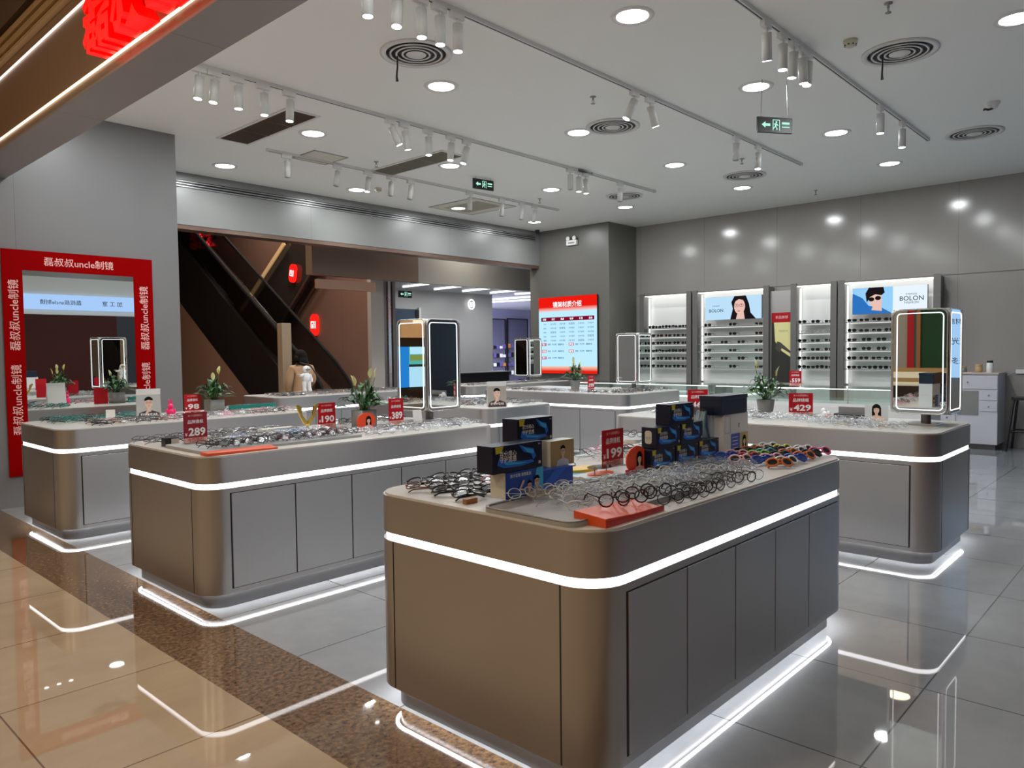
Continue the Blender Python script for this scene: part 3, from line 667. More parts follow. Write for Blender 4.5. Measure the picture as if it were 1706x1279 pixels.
# narrow poster panel between the units
t = thing('poster_panel', 'narrow mirror panel with red strip and yellow poster between two lit wall units', 'panel', (12.84, 5.435, 0), 0)
MB().box(0, .24, -.205, .205, 0, 2.50, M_METAL).build('backing', t)
m = MB().at(facing(NX, (-.002, 0, 0))); m.rect(-.165, .185, 1.95, 2.12, .002, M_RED).text('新品推荐', .02, 2.04, .22, .004, M_PINKW, .01); m.build('red_strip', t)
m = MB().at(facing(NX, (-.002, 0, 0))); m.rect(-.165, .185, .9, 1.95, .001, mat('poster_dark', (.03, .03, .025), .3)).flat([(-.12, 1.95), (.185, 1.95), (.185, 1.34), (.02, 1.45), (-.10, 1.62)], .002, mat('poster_yellow', (.75, .70, .32), .4))
m.flat([(-.06, 1.62), (.0, 1.6), (.185, 1.44), (.185, 1.40), (.02, 1.5), (-.02, 1.42), (-.1, 1.5)], .003, mat('poster_dark2', (.06, .055, .04), .4)).text('READY', .05, 1.80, .16, .003, M_GREYM, 0)
m.build('poster', t)
# outlet and panel seam line low wall right of the units
struct(MB().box(13.085, 13.1, -2, 8.55, 2.60, 2.606, mat('seam_grey', (.25, .24, .23), .5)), 'trim_6')

# glass showcase in front of the wall units
def showcase(x0, x1, y0, y1, lab):
    cx, cy = (x0 + x1) / 2, (y0 + y1) / 2; a, b = (x1 - x0) / 2, (y1 - y0) / 2
    t = thing('glass_showcase', lab, 'showcase', (cx, cy, 0))
    MB().box(-a, a, -b, b, .06, .70, M_WHITEM).build('cabinet', t); MB().box(-a + .04, a - .04, -b + .04, b - .04, 0, .06, M_KICK).build('kick_plate', t)
    MB().box(-a, a, -b, b, .70, .75, M_WHITE).build('display_bed', t)
    g = MB().box(-a, -a + .006, -b, b, .75, .95, M_GLASS).box(a - .006, a, -b, b, .75, .95, M_GLASS).box(-a, a, -b, -b + .006, .75, .95, M_GLASS).box(-a, a, b - .006, b, .75, .95, M_GLASS)
    g.box(-a, a, -b, b, .95, .958, M_GLASS); g.build('glass_case', t)
    MB().box(-a + .012, -a + .024, -b + .02, b - .02, .938, .948, emis('case_light', (.95, 1, .97), 3)).build('light_strip', t)
    n = max(2, int(2 * b / .9)); p = MB()
    for k in range(n + 1):
        y = -b + 2 * b * k / n; p.box(-a - .002, -a + .012, y - .006, y + .006, .75, .95, M_ALU)
    p.build('edge_trim', t)
showcase(10.35, 10.95, 2.5, 5.4, 'long lit glass showcase in front of the wall units, right half')
showcase(10.35, 10.95, 5.5, 8.0, 'long lit glass showcase in front of the wall units, left half')

# ---------------------------------------------------------------- lit screen on the pillar
p0 = at_x(901, 497, 12.13); 
t = thing('information_screen', 'large lit screen with red bands listing frame materials on the pillar', 'screen', (12.125, 9.575, 1.03))
Wd, Hh = 1.51, 1.575
MB().box(-.05, 0, -Wd / 2, Wd / 2, 0, Hh, M_BLACK).build('casing', t, .004)
m = MB().at(facing(NX, (-.051, 0, 0)))
S = 1.0
m_blue = emis('info_pale_blue', (.50, .80, 1.0), 1.0)
def grad(name, c1, c2, z0, z1):
    mm, n, l = new_mat(name); n.remove(n['Principled BSDF']); e = n.new('ShaderNodeEmission'); g = n.new('ShaderNodeNewGeometry'); s_ = n.new('ShaderNodeSeparateXYZ')
    l.new(g.outputs['Position'], s_.inputs[0]); mr = n.new('ShaderNodeMapRange'); mr.inputs[1].default_value = z0; mr.inputs[2].default_value = z1; l.new(s_.outputs[2], mr.inputs[0])
    mx = n.new('ShaderNodeMix'); mx.data_type = 'RGBA'; l.new(mr.outputs[0], mx.inputs[0]); mx.inputs[6].default_value = (*c1, 1); mx.inputs[7].default_value = (*c2, 1)
    l.new(mx.outputs[2], e.inputs[0]); e.inputs[1].default_value = 1.0; l.new(e.outputs[0], n['Material Output'].inputs[0]); return mm
g1 = grad('info_red_top', (.85, .75, .7), (.8, .01, .005), 1.03 + 1.26, 1.03 + 1.37); g2 = grad('info_red_bottom', (.75, .015, .005), (.85, .6, .45), 1.03 + .05, 1.03 + .15)
m.rect(-Wd / 2, Wd / 2, .14, 1.30, .0005, m_blue).rect(-Wd / 2, Wd / 2, 1.28, Hh, .001, g1).rect(-Wd / 2, Wd / 2, 0, .15, .001, g2)
ink = emis('info_ink', (.05, .12, .2), .6); mar = emis('info_maroon', (.22, .005, .03), .9); wt = emis('info_white', (1, 1, 1), 1.1)
m.text('镜架材质介绍', 0, 1.42, .74, .003, wt, .015)
m.rect(-.69, .69, 1.08, 1.16, .0015, mar)
for k, s_ in enumerate(('材质', '价格', '优点', '缺点', '硬度', '适合')): m.text(s_, -.60 + .24 * k, 1.12, .09, .003, wt, .03)
for r_, s_ in enumerate(('TR90', '板材', '纯钛', '合金', '塑钢')):
    z = 1.02 - .085 * r_; m.text(s_, -.59, z, .075, .003, ink, .005)
    for c in range(5): m.text(('轻巧柔韧', '色彩丰富', '耐腐蚀', '价格亲民', '不易变形')[(c + r_) % 5], -.36 + .24 * c, z, .15, .003, ink, 0)
for c, (x, z, s_) in enumerate(((-.62, .60, '轻便'), (.10, .60, '舒适'), (-.62, .46, '时尚'), (.10, .46, '耐用'), (-.62, .32, '环保'))):
    m.rect(x - .06, x + .07, z - .03, z + .03, .0015, emis('info_rose', (.55, .12, .2), .8)).text(s_, x + .005, z, .10, .003, wt, .02).text('超轻 · 不过敏 · 佩戴舒适', x + .32, z, .42, .003, ink, .01)
m.build('display', t)

# ---------------------------------------------------------------- eyewear
def loop(cx, cz, w, h, p, n=14, y=0, curve=.0):
    out = []
    for k in range(n):
        a = 2 * PI * k / n; c, s = math.cos(a), math.sin(a)
        x = w * math.copysign(abs(c) ** (2 / p), c); z = h * math.copysign(abs(s) ** (2 / p), s)
        out.append((cx + x, y + curve * abs(cx + x) ** 2 * 8, cz + z))
    return out
def eyewear_builders(w, h, p, r, frame_m, lens_m, temple_m=None, ns=4, brow=False, nseg=14, fold=None):
    """returns (front, lens_l, lens_r, temple_l, temple_r) builders; front edge along x, temples run to +y"""
    temple_m = temple_m or frame_m; cx = w + .009; cz = h + r; out = []
    fr = MB()
    for s in (-1, 1): fr.tube(loop(s * cx, cz, w, h, p, nseg, 0, .4), r, frame_m, ns, closed=True)
    fr.tube([(-.011, 0, cz + h * .35), (0, -.002, cz + h * .5), (.011, 0, cz + h * .35)], r, frame_m, ns)
    for s in (-1, 1): fr.tube([(s * (cx + w * .93), .012, cz + h * .45), (s * (cx + w * 1.08), .016, cz + h * .5)], r * 1.2, frame_m, ns)
    if brow:
        for s in (-1, 1): fr.tube([q for q in loop(s * cx, cz, w, h, p, nseg, 0, .4) if q[2] > cz + h * .3], r * 1.9, frame_m, ns)
    out.append(fr)
    for s in (-1, 1):
        L = loop(s * cx, cz, w * .97, h * .97, p, nseg, 0, .4); out.append(MB().add(L, [tuple(range(nseg))], lens_m))
    for s in (-1, 1):
        x = s * (cx + w * 1.08); z = cz + h * .5
        if fold is not None:
            y = .017 + .007 * (s > 0)
            out.append(MB().tube([(x, .012, z), (x * .96, y, z), (x * .3, y + .003, z - .004), (-x * .55, y + .005, z - .008), (-x * .85, y + .006, z - .026)], r * 1.05, temple_m, ns)); continue
        out.append(MB().tube([(x, .014, z), (x * 1.02, .07, z), (x, .105, z - .003), (x * .98, .128, z - .018), (x * .97, .142, max(r, z - .034))], r * 1.05, temple_m, ns))
    if fold is not None:      # folded and laid back so that the lenses look up
        M = Matrix.Rotation(math.radians(-fold), 4, 'X')
        for b in out: b.v = [tuple(M @ Vector(v)) for v in b.v]
        zz = min(v[2] for b in out for v in b.v)
        for b in out: b.v = [(v[0], v[1], v[2] - zz) for v in b.v]
    return out
FM = {'black': mat('frame_black', (.01, .01, .012), .3), 'silver': mat('frame_silver', (.50, .50, .52), .25, .9), 'grey': mat('frame_grey', (.14, .14, .15), .35, .3),
      'gold': mat('frame_gold', (.42, .30, .15), .3, .8), 'pink': mat('frame_pink', (.65, .25, .33), .4), 'blue': mat('frame_blue', (.05, .18, .45), .4),
      'clear': mat('frame_clear', (.60, .64, .66), .2), 'tort': mat('frame_tortoise', (.14, .06, .035), .3), 'red': mat('frame_red', (.4, .03, .03), .4), 'teal': mat('frame_teal', (.02, .22, .19), .4),
      'wine': mat('frame_wine', (.10, .015, .03), .35)}
def lens_tint(n, c, refl=.12): return thin_glass('lens_' + n, c, refl)
L_CLEAR = thin_glass('lens_clear', (.94, .95, .96), .06, .25, .22); L_DARK = mat('lens_dark', (.012, .012, .013), .12); L_BLUE = mat('lens_blue_mirror', (.03, .08, .25), .12, .3)
KINDS = []          # prototypes of eyeglasses by colour and shape
def make_proto(name, cat, parts, label='', detailed=True):
    t = thing(name, label, cat)
    if detailed:
        ch = [b.build(n, t) for b, n in zip(parts, ('frame_front', 'lens', 'lens', 'temple', 'temple'))]
        PROTO[t.name] = ch
    return t
SHAPES = {'round': (.025, .023, 2.0), 'square': (.027, .018, 3.2), 'oval': (.027, .019, 2.3), 'cat': (.027, .021, 2.6), 'wide': (.030, .021, 2.5)}
EYE_PROTOS = {}
EYE_MESH = {}
used = set()
def eye(kind, x, y, z, rz, label, group, detailed=True):
    """kind = (shape, colour, thickness)"""
    if detailed:
        if kind not in EYE_PROTOS:
            w, h, p = SHAPES[kind[0]]; t = make_proto('eyeglasses', 'glasses', eyewear_builders(w, h, p, kind[2], FM[kind[1]], L_CLEAR, nseg=12, brow=kind[0] == 'cat', fold=kind[3] if len(kind) > 3 else None))
            EYE_PROTOS[kind] = t; t.location = (x, y, z); t.rotation_euler = (0, 0, rz); t['label'] = label; t['group'] = group; return t
        return copy_tree(EYE_PROTOS[kind], (x, y, z), rz, label, group)
    if kind not in EYE_MESH:
        w, h, p = SHAPES[kind[0]]; bs = eyewear_builders(w, h, p, kind[2], FM[kind[1]], L_CLEAR, ns=3, nseg=10, fold=kind[3] if len(kind) > 3 else None); m = MB()
        for b in bs:
            k = len(m.v); m.v += b.v
            for f, mi, s in zip(b.f, b.mi, b.sm): m.f.append(tuple(k + j for j in f)); m.mi.append(m._m(b.mats[mi])); m.sm.append(s)
        EYE_MESH[kind] = m.mesh('eyeglasses')
    o = bpy.data.objects.new('eyeglasses', EYE_MESH[kind]); COL.objects.link(o); o.location = (x, y, z); o.rotation_euler = (0, 0, rz)
    return tag(o, label, 'glasses', group)
rnd = random.Random(11)
def scatter(x0, x1, y0, y1, dx, dy, z, kinds, face, label, group, jit=.012, detailed=True, skip=None, limit=999, rj=.22):
    """rows of open spectacles; face = yaw in which the fronts look"""
    n = 0; y = y0
    while y <= y1 + 1e-6:
        x = x0 + (dx / 2 if int(round((y - y0) / dy)) % 2 else 0)
        while x <= x1 + 1e-6:
            if n < limit and not (skip and any(a <= x <= b and c <= y <= d for a, b, c, d in skip)):
                k = rnd.choice(kinds)
                eye(k, x + rnd.uniform(-jit, jit), y + rnd.uniform(-jit, jit), z, math.radians(face + 90) + rnd.uniform(-rj, rj), label, group, detailed); n += 1
            x += dx
        y += dy
    return n
TH, MD, TN = .0030, .0020, .0012
BLK = [('square', 'black', TH), ('oval', 'black', MD), ('round', 'black', MD), ('cat', 'black', MD)]
SLV = [('round', 'silver', TN), ('oval', 'silver', TN), ('round', 'grey', TN), ('oval', 'grey', MD), ('round', 'clear', MD), ('square', 'silver', TN)]
CLR = [('oval', 'clear', MD), ('round', 'clear', MD), ('oval', 'silver', TN), ('round', 'silver', TN), ('square', 'clear', MD), ('oval', 'gold', TN)]
MIX = [('oval', 'black', MD), ('round', 'grey', TN), ('round', 'gold', TN), ('oval', 'tort', MD), ('round', 'silver', TN), ('square', 'black', MD)]
TRAY_Z = CT + .022
def lay(kinds, a=62): return [tuple(k[:3]) + (a,) for k in kinds]
nE = 0
GI = 'on the front island'
nE += scatter(2.04, 2.62, 2.10, 2.54, .15, .075, CT, lay([('wide', 'black', .0042), ('wide', 'black', TH), ('wide', 'blue', TH), ('wide', 'black', .0038), ('wide', 'pink', TH), ('wide', 'black', .0034), ('wide', 'tort', TH)], 66), -120, 'wide frame laid out left of the boxes on the front island', 'glasses left of the boxes on the front island', skip=[(1.9, 2.08, 2.48, 2.7), (2.42, 2.7, 2.0, 2.3)])
nE += scatter(2.10, 2.70, 1.60, 1.88, .088, .066, TRAY_Z, lay(CLR, 45) + CLR[:2], -120, 'clear or silver frame on the grey tray at the front island corner', 'clear glasses on the grey tray', limit=32)
nE += scatter(2.16, 2.42, 1.50, 1.55, .085, .055, TRAY_Z + .018, [('round', 'black', TH)], -130, 'thick black round frame by the orange-red tray on the front island', 'black round glasses by the red tray')
nE += scatter(2.50, 3.20, 1.475, 1.53, .085, .055, CT, [('round', 'black', TH), ('round', 'black', MD), ('round', 'grey', TN)], -125, 'black round frame at the dark front edge of the front island', 'black glasses along the front edge')
nE += scatter(2.72, 3.48, 1.59, 1.90, .080, .052, CT, lay(SLV + [('oval', 'blue', TN), ('round', 'silver', TN), ('round', 'clear', MD)], 48) + SLV[:3], -120, 'thin silver frame in the dense rows mid front island', 'silver glasses mid front island', limit=66)
nE += scatter(3.22, 4.05, 2.24, 2.55, .13, .088, CT, lay([('oval', 'black', MD), ('oval', 'pink', MD), ('oval', 'clear', MD), ('round', 'pink', MD), ('oval', 'teal', TN), ('oval', 'black', TH)]), -115, 'frame at the back edge of the front island behind the price tag', 'glasses at the back of the front island', limit=24)
nE += scatter(2.60, 2.98, 2.30, 2.56, .13, .09, CT, lay([('oval', 'pink', MD), ('oval', 'black', MD), ('oval', 'clear', MD)]), -115, 'pink or black frame behind the tan portrait box', 'glasses behind the tan box', limit=10)
# second island
nE += scatter(2.02, 2.40, 4.72, 5.32, .13, .09, CT, lay(BLK), -115, 'black frame at the back left corner of the second island', 'black glasses at the back left of the second island', detailed=False, skip=[(2.0, 2.3, 4.7, 5.03)])
nE += scatter(2.10, 3.10, 4.36, 4.50, .085, .055, CT + .02, lay([('square', 'black', TH), ('oval', 'wine', TH), ('round', 'black', TH), ('oval', 'black', TH)], 40), -120, 'thick black or wine frame on the near edge of the second island', 'thick glasses on the second island', detailed=False, limit=38)
nE += scatter(3.20, 4.26, 4.27, 4.66, .11, .075, CT, lay(SLV + MIX[:2], 50), -120, 'thin silver frame on the right half of the second island', 'silver glasses on the second island', detailed=False, limit=50)
nE += scatter(2.45, 3.05, 5.05, 5.33, .13, .09, CT, lay(MIX + BLK[:2]), -115, 'fine frame behind the cream box on the second island', 'fine glasses at the back of the second island', detailed=False, limit=18)
# right island
nE += scatter(5.70, 5.90, 1.62, 3.70, .10, .085, CT, lay([('round', 'silver', TN), ('oval', 'clear', MD), ('oval', 'silver', TN), ('oval', 'gold', TN), ('round', 'clear', MD)], 35), 200, 'shiny silver or clear frame on the near edge of the right island', 'silver glasses on the right island', detailed=False, limit=max(0, 300 - nE))
print('individual eyeglasses', nE)
# everything farther away: one heap, past the first three hundred
st_m = MB()
def stuff_rows(x0, x1, y0, y1, dx, dy, kinds, face, skip=(), dz=0):
    y = y0; 
    while y <= y1:
        x = x0
        while x <= x1:
            if not any(a <= x <= b and c <= y <= d for a, b, c, d in skip):
                k = rnd.choice(kinds); w, h, p = SHAPES[k[0]]
                fo = rnd.choice((60, 45))
                M = Matrix.Translation((x + rnd.uniform(-.02, .02), y + rnd.uniform(-.02, .02), CT + dz)) @ Matrix.Rotation(math.radians(face + 90) + rnd.uniform(-.4, .4), 4, 'Z')
                for b in eyewear_builders(w, h, p, k[2] * 1.15, FM[k[1]], L_CLEAR, ns=3, nseg=8, fold=fo):
                    kk = len(st_m.v); st_m.v += [tuple(M @ Vector(v)) for v in b.v]
                    for f, mi, s in zip(b.f, b.mi, b.sm): st_m.f.append(tuple(kk + j for j in f)); st_m.mi.append(st_m._m(b.mats[mi])); st_m.sm.append(s)
            x += dx
        y += dy
DK = [('oval', 'black', TH), ('square', 'black', MD), ('oval', 'grey', MD), ('round', 'silver', TN), ('oval', 'tort', MD)]
WARM = [('oval', 'tort', MD), ('oval', 'black', MD), ('round', 'pink', MD), ('oval', 'gold', TN), ('oval', 'black', TH)]
stuff_rows(2.30, 4.18, 6.78, 7.12, .11, .075, WARM + SLV[:2], -120)
stuff_rows(2.12, 2.9, 7.3, 7.7, .12, .08, [('oval', 'teal', TH), ('oval', 'black', MD)], -120, [(2.45, 3.1, 7.2, 7.45)])
stuff_rows(3.7, 4.15, 7.42, 7.75, .12, .09, DK, -120)
stuff_rows(2.30, 3.3, 4.60, 4.82, .12, .08, [('round', 'silver', TN), ('oval', 'grey', MD), ('oval', 'blue', MD)], -120, [(2.62, 3.05, 4.8, 5.0), (3.1, 3.4, 4.6, 4.9)], .019)
stuff_rows(3.50, 4.25, 5.10, 5.33, .12, .08, DK, -120, [(4.0, 4.3, 5.05, 5.2)])
stuff_rows(5.40, 7.50, 9.20, 9.6, .12, .10, DK, -120)
stuff_rows(5.6, 6.46, 5.48, 7.5, .13, .10, DK, -130, [(5.5, 6.05, 5.4, 5.7)])
stuff_rows(8.40, 9.60, 5.70, 6.0, .13, .10, DK, -130)
stuff_rows(8.36, 8.6, 6.1, 8.0, .13, .11, DK, -150)
stuff_rows(9.0, 11.5, 9.22, 9.45, .15, .11, DK, -130)
stuff_rows(5.92, 6.3, 1.85, 3.8, .11, .085, SLV, 200, [(6.05, 6.6, 1.7, 1.85)])
stuff_rows(6.30, 6.6, 3.0, 3.8, .13, .11, SLV, 200)
o = st_m.build('eyeglasses'); tag(o, 'mass of small frames laid out on the more distant counters', 'glasses', kind='stuff')

# sunglasses on the wall units
SUN = []
def sun_meshes(frame, lens, w, h, p):
    m = MB()
    for b in eyewear_builders(w, h, p, .0032, frame, lens, ns=4, nseg=12):
        k = len(m.v); m.v += b.v
        for f, mi, s in zip(b.f, b.mi, b.sm): m.f.append(tuple(k + j for j in f)); m.mi.append(m._m(b.mats[mi])); m.sm.append(s)
    return m.mesh('sunglasses')
SUN = [sun_meshes(FM['black'], L_DARK, .031, .024, 2.6), sun_meshes(FM['black'], L_DARK, .030, .026, 2.1), sun_meshes(FM['grey'], L_DARK, .032, .021, 3.0), sun_meshes(FM['tort'], L_DARK, .030, .023, 2.4)]
SUNC = sun_meshes(FM['silver'], L_CLEAR, .029, .024, 2.2)
SHZ = [1.92, 1.75, 1.60, 1.45, 1.30, 1.15]; RN = ['top', 'second', 'third', 'fourth', 'fifth', 'lowest']
def shelf_row(unit, ui, z, ys, nm, clear=False):
    for y in ys:
        o = bpy.data.objects.new('sunglasses', SUNC if clear else rnd.choice(SUN)); COL.objects.link(o)
        o.location = (UX + .08, y, z); o.rotation_euler = (0, 0, math.radians(-90) + rnd.uniform(-.08, .08))
        tag(o, f'{"clear" if clear else "dark"} sunglasses on the {RN[ui]} shelf of the {nm} wall unit', 'sunglasses', f'sunglasses on the {RN[ui]} shelf of the {nm} wall unit')
def spread_(a, b, n): return [a + (b - a) * k / (n - 1) for k in range(n)] if n > 1 else [(a + b) / 2]
for i, n in enumerate((6, 5, 5, 6, 5, 5)): shelf_row(0, i, SHZ[i], spread_(8.08, 7.34, n), 'leftmost lit')
for i, n in enumerate((3, 3, 4, 3, 4, 3)): shelf_row(1, i, SHZ[i], spread_(6.86, 5.86, n), 'wide screen-topped')
for i, n in enumerate((3, 3, 3, 3, 4, 4)): shelf_row(2, i, SHZ[i], spread_(5.08, 4.63, n), 'narrow lit', clear=(i == 1))
for i, n in enumerate((7, 7, 6, 6, 7, 8)): shelf_row(3, i, SHZ[i], spread_(4.26, 3.12, n), 'rightmost lit')

# coloured children's sunglasses on the far end of the front island
KC = {'pink': (.75, .10, .30), 'yellow': (.62, .62, .08), 'blue': (.02, .05, .38), 'white': (.7, .7, .72), 'green': (.25, .5, .08), 'orange': (.55, .14, .03), 'black': (.015, .015, .02), 'teal': (.03, .3, .35), 'pale pink': (.7, .42, .45), 'crimson': (.4, .01, .06)}
KP = {}
for n_, c_ in KC.items():
    KP[n_] = None
def kid(n_, x, y, rz, label):
    if KP[n_] is None:
        m_ = mat('kids_' + n_.replace(' ', '_'), KC[n_], .3); bs = eyewear_builders(.027, .021, 2.2, .0052, m_, L_DARK if n_ != 'blue' else L_BLUE, nseg=14, ns=6, fold=42)
        t = make_proto('sunglasses', 'sunglasses', bs); KP[n_] = t; t.location = (x, y, CT); t.rotation_euler = (0, 0, rz); o = t
    else: o = copy_tree(KP[n_], (x, y, CT), rz)
    o['label'] = label; o['group'] = f"{n_} children's sunglasses on the front island"
seq = ['pale pink', 'white', 'black', 'teal', 'pink', 'black', 'yellow', 'crimson', 'white', 'blue', 'black', 'pink', 'orange', 'blue', 'green', 'black', 'pale pink', 'yellow']
kk = 0
for j, y in enumerate((1.50, 1.60, 1.70, 1.80, 1.90)):
    for i in range(7):
        x = 3.56 + i * .105 + (.05 if j % 2 else 0)
        if x > 4.14 or (y > 1.85 and 3.76 < x < 4.16) or (y > 1.85 and x < 3.80): continue
        n_ = seq[(kk * 7 + j * 3) % len(seq)]
        if y < 1.55: n_ = ['orange', 'white', 'blue', 'orange', 'black', 'pink'][i % 6]
        kid(n_, x + rnd.uniform(-.01, .01), y, math.radians(-35) + rnd.uniform(-.2, .2), f"{n_} rimmed children's sunglasses with dark lenses at the far end of the front island"); kk += 1

# ---------------------------------------------------------------- items on the islands
def price_tag(x, y, z, num, lab, face=NY, w=.16, h=.20, top='五十元换镜框心', mid='品牌镜框', red=M_RED):
    t = thing('price_tag', lab, 'price tag', (x, y, z), 0, 'red price tags on the counters')
    M = facing(face, (0, 0, 0))
    MB().at(M).box(-w / 2, w / 2, -.03, .03, 0, .004, M_ACRYL) if 0 else MB().at(M @ Matrix.Rotation(-PI / 2, 4, 'X')).box(-w / 2, w / 2, -.03, .035, 0, .004, M_ACRYL).build('stand_foot', t)
    MB().at(M).box(-w / 2, w / 2, .004, h, -.0015, .0015, red).build('card', t)
    m = MB().at(M); m.rect(-w / 2 + .002, w / 2 - .002, .006, h * .18, .0017, mat('pale_peach_print', (.72, .42, .36), .5))
    m.text('今日特价', 0, h * .11, w * .7, .0025, M_RED, .01)
    m.text(top, 0, h * .90, w * .62, .0025, M_PINKW, .01).text(mid, 0, h * .70, w * .66, .0025, M_TXTW, .012)
    m.text('¥', -w * .40, h * .30, w * .11, .0025, M_TXTW, .008).text(num, w * .06, h * .37, w * .72, .0025, M_TXTW, .03, h=h * .27)
    m.build('lettering', t)
    return t
price_tag(3.125, 2.19, CT, '199', 'red price tag reading 199 standing on the front island', w=.185, h=.19)
price_tag(2.17, 4.79, CT + .018, '289', 'dark red price tag reading 289 on the second island', red=mat('dark_red_card', (.28, .008, .02), .4), w=.155)
price_tag(3.345, 5.07, CT, '190', 'red price tag reading 190 beside the gold trophy')
price_tag(3.82, 4.80, CT, '389', 'red price tag reading 389 in front of the tall double mirror', w=.15, h=.22)
price_tag(3.33, 7.40, CT, '98', 'red price tag reading 98 on the third island')
price_tag(6.45, 2.55, CT, '429', 'red price tag reading 429 beside the potted plant on the right island', face=-145, w=.20, h=.2)
price_tag(6.2, 3.4, CT, '469', 'red price tag reading 469 at the left end of the right island', face=-125, w=.20, h=.22)
price_tag(8.74, 6.50, CT, '199', 'small distant red price tag reading 199 below the lit screen', w=.16, h=.23)
price_tag(10.55, 4.25, .96, '559', 'small red price tag reading 559 on the glass showcase', face=NX, w=.17, h=.22)
price_tag(4.06, 2.37, CT, '98', 'red tag half hidden behind the stacked dark blue boxes', w=.17, h=.2)

# stack of dark blue boxes
M_BOXD = mat('box_midnight', (.004, .008, .03), .3); M_BOXB = mat('box_bright_blue', (.006, .06, .42), .3); M_SWOOSH = mat('box_cyan', (.05, .45, .80), .3); M_SW2 = mat('box_blue', (.015, .14, .66), .3)
M_YEL = mat('box_yellow', (.55, .50, .02), .4); M_CREAM = mat('box_cream', (.55, .54, .47), .5)
def blue_box(x, y, z, w, d, h, lab, side=False, art=True):
    t = thing('spectacle_box', lab, 'box', (x + w / 2, y + d / 2, z), 0, 'dark blue boxes on the front island')
    MB().box(-w / 2, w / 2, -d / 2, d / 2, 0, h, M_BOXD).build('carton', t, .0015)
    m = MB().at(facing(NY, (0, -d / 2 - .0015, h / 2))); a, b = w / 2, h / 2
    if art:
        m.flat([(-.85 * a, -.35 * b), (-.6 * a, -.62 * b), (.1 * a, -.68 * b), (.65 * a, -.5 * b), (.55 * a, -.32 * b), (.1 * a, -.3 * b), (-.4 * a, -.12 * b), (-.78 * a, .1 * b)], .0006, M_SW2)
        m.flat([(-.5 * a, -.42 * b), (.1 * a, -.52 * b), (.35 * a, -.45 * b), (-.05 * a, -.36 * b), (-.6 * a, -.2 * b)], .0009, M_SWOOSH)
        m.flat([(-.0 * a, .95 * b), (.25 * a, .7 * b), (.62 * a, .5 * b), (.72 * a, -.1 * b), (.6 * a, -.35 * b), (.52 * a, .1 * b), (.2 * a, .35 * b)], .0006, M_SW2)
        m.flat([(.12 * a, .85 * b), (.3 * a, .6 * b), (.6 * a, .4 * b), (.62 * a, .1 * b), (.35 * a, .3 * b)], .0009, M_SWOOSH)
        m.flat([(-.92 * a, .95 * b), (-.6 * a, .95 * b), (-.68 * a, .5 * b), (-.9 * a, .45 * b)], .0009, M_YEL)
        m.rect(.82 * a, .92 * a, -.72 * b, -.5 * b, .0009, M_CREAM).text('专业', .86 * a, .8 * b, .1 * a, .0009, M_TXTW, .008)
        m.text('百分用心', -.42 * a, .38 * b, .66 * a, .0012, M_TXTW, .008).text('守护宽感', -.42 * a, -.02 * b, .66 * a, .0012, M_TXTW, .008)
    m.build('front_print', t)
    if side:
        s = MB().at(facing(NX, (-w / 2 - .0015, 0, h / 2))); s.flat(rrect(-d * .26, d * .20, -h * .28, h * .34, .012, 3), .0005, M_CREAM); s.text('护目', -d * .03, 0, d * .3, .001, M_GREYM, .02); s.build('side_label', t)
    return t
kb = thing('spectacle_box', "bright blue carton with two printed children, bottom left of the box stack", 'box', (2.188, 1.993, CT + .022))
MB().box(-.11, .11, -.04, .04, 0, .102, M_BOXB).build('carton', kb, .0015)
MB().at(facing(NX, (-.1115, 0, .051))).rect(-.04, .04, -.05, .05, 0, M_CREAM).build('side_panel', kb)
m = MB().at(facing(NY, (0, -.0415, .051)))
m.rect(-.11, .11, -.051, .051, .0002, M_BOXB).flat([(.045, -.051), (.11, -.051), (.11, .051), (.07, .051)], .0005, M_SWOOSH)
M_WHS = mat('printed_shirt', (.55, .6, .68), .5)
portrait(m, 0, 0, None, mat('printed_navy', (.01, .03, .12), .5), 'man', .025, -.022, .085, 'thin'); 
m.M = m.M @ Matrix.Translation((0, 0, .003)); portrait(m, 0, 0, None, M_WHS, 'man', .066, -.012, .10, 'thin')
m.text('孩子近视 请用爱目', -.03, .036, .12, .001, M_TXTW, .008).flat([(-.035, -.03), (-.012, .0), (-.005, .012), (-.018, .012), (-.04, -.02)], .001, M_SKIN)
m.build('front_print', kb)
b2 = thing('spectacle_box', 'plain bright blue carton at the bottom right of the box stack', 'box', (2.397, 1.993, CT))
MB().box(-.098, .098, -.04, .04, 0, .105, M_BOXB).build('carton', b2, .0015)
MB().at(facing(NY, (0, -.0415, .052))).flat([(-.098, .0), (-.02, .052), (.05, .052), (-.098, -.05)], .0005, mat('box_blue_sheen', (.008, .11, .6), .3)).build('front_print', b2)  # lighter diagonal band paints a sheen on the plain front
blue_box(2.0, 1.945, CT + .127, .285, .085, .105, 'dark blue carton with blue wave print, middle of the left box stack')
b3 = thing('spectacle_box', 'blue upright carton between the stacked boxes on the front island', 'box', (2.37, 2.10, CT))
MB().box(-.09, .10, -.04, .04, 0, .20, mat('box_royal', (.006, .025, .20), .3)).build('carton', b3, .0015)
m = MB().at(facing(NY, (0, -.0415, .15))); m.text('儿童近视', .03, .02, .09, .0005, mat('faint_print', (.15, .2, .45), .5), 0).text('防控', .04, 0, .04, .0005, M_TXTW, 0); m.build('front_print', b3)
blue_box(2.265, 2.06, CT + .2, .225, .085, .11, 'dark blue carton with yellow corner on top of the left box stack')
mbx = thing('portrait_box', 'tan carton with printed smiling man in glasses beside the blue boxes', 'box', (2.47, 2.02, CT + .1))
MB().box(-.078, .078, -.03, .03, .005, .112, M_CREAM).build('carton', mbx, .001)
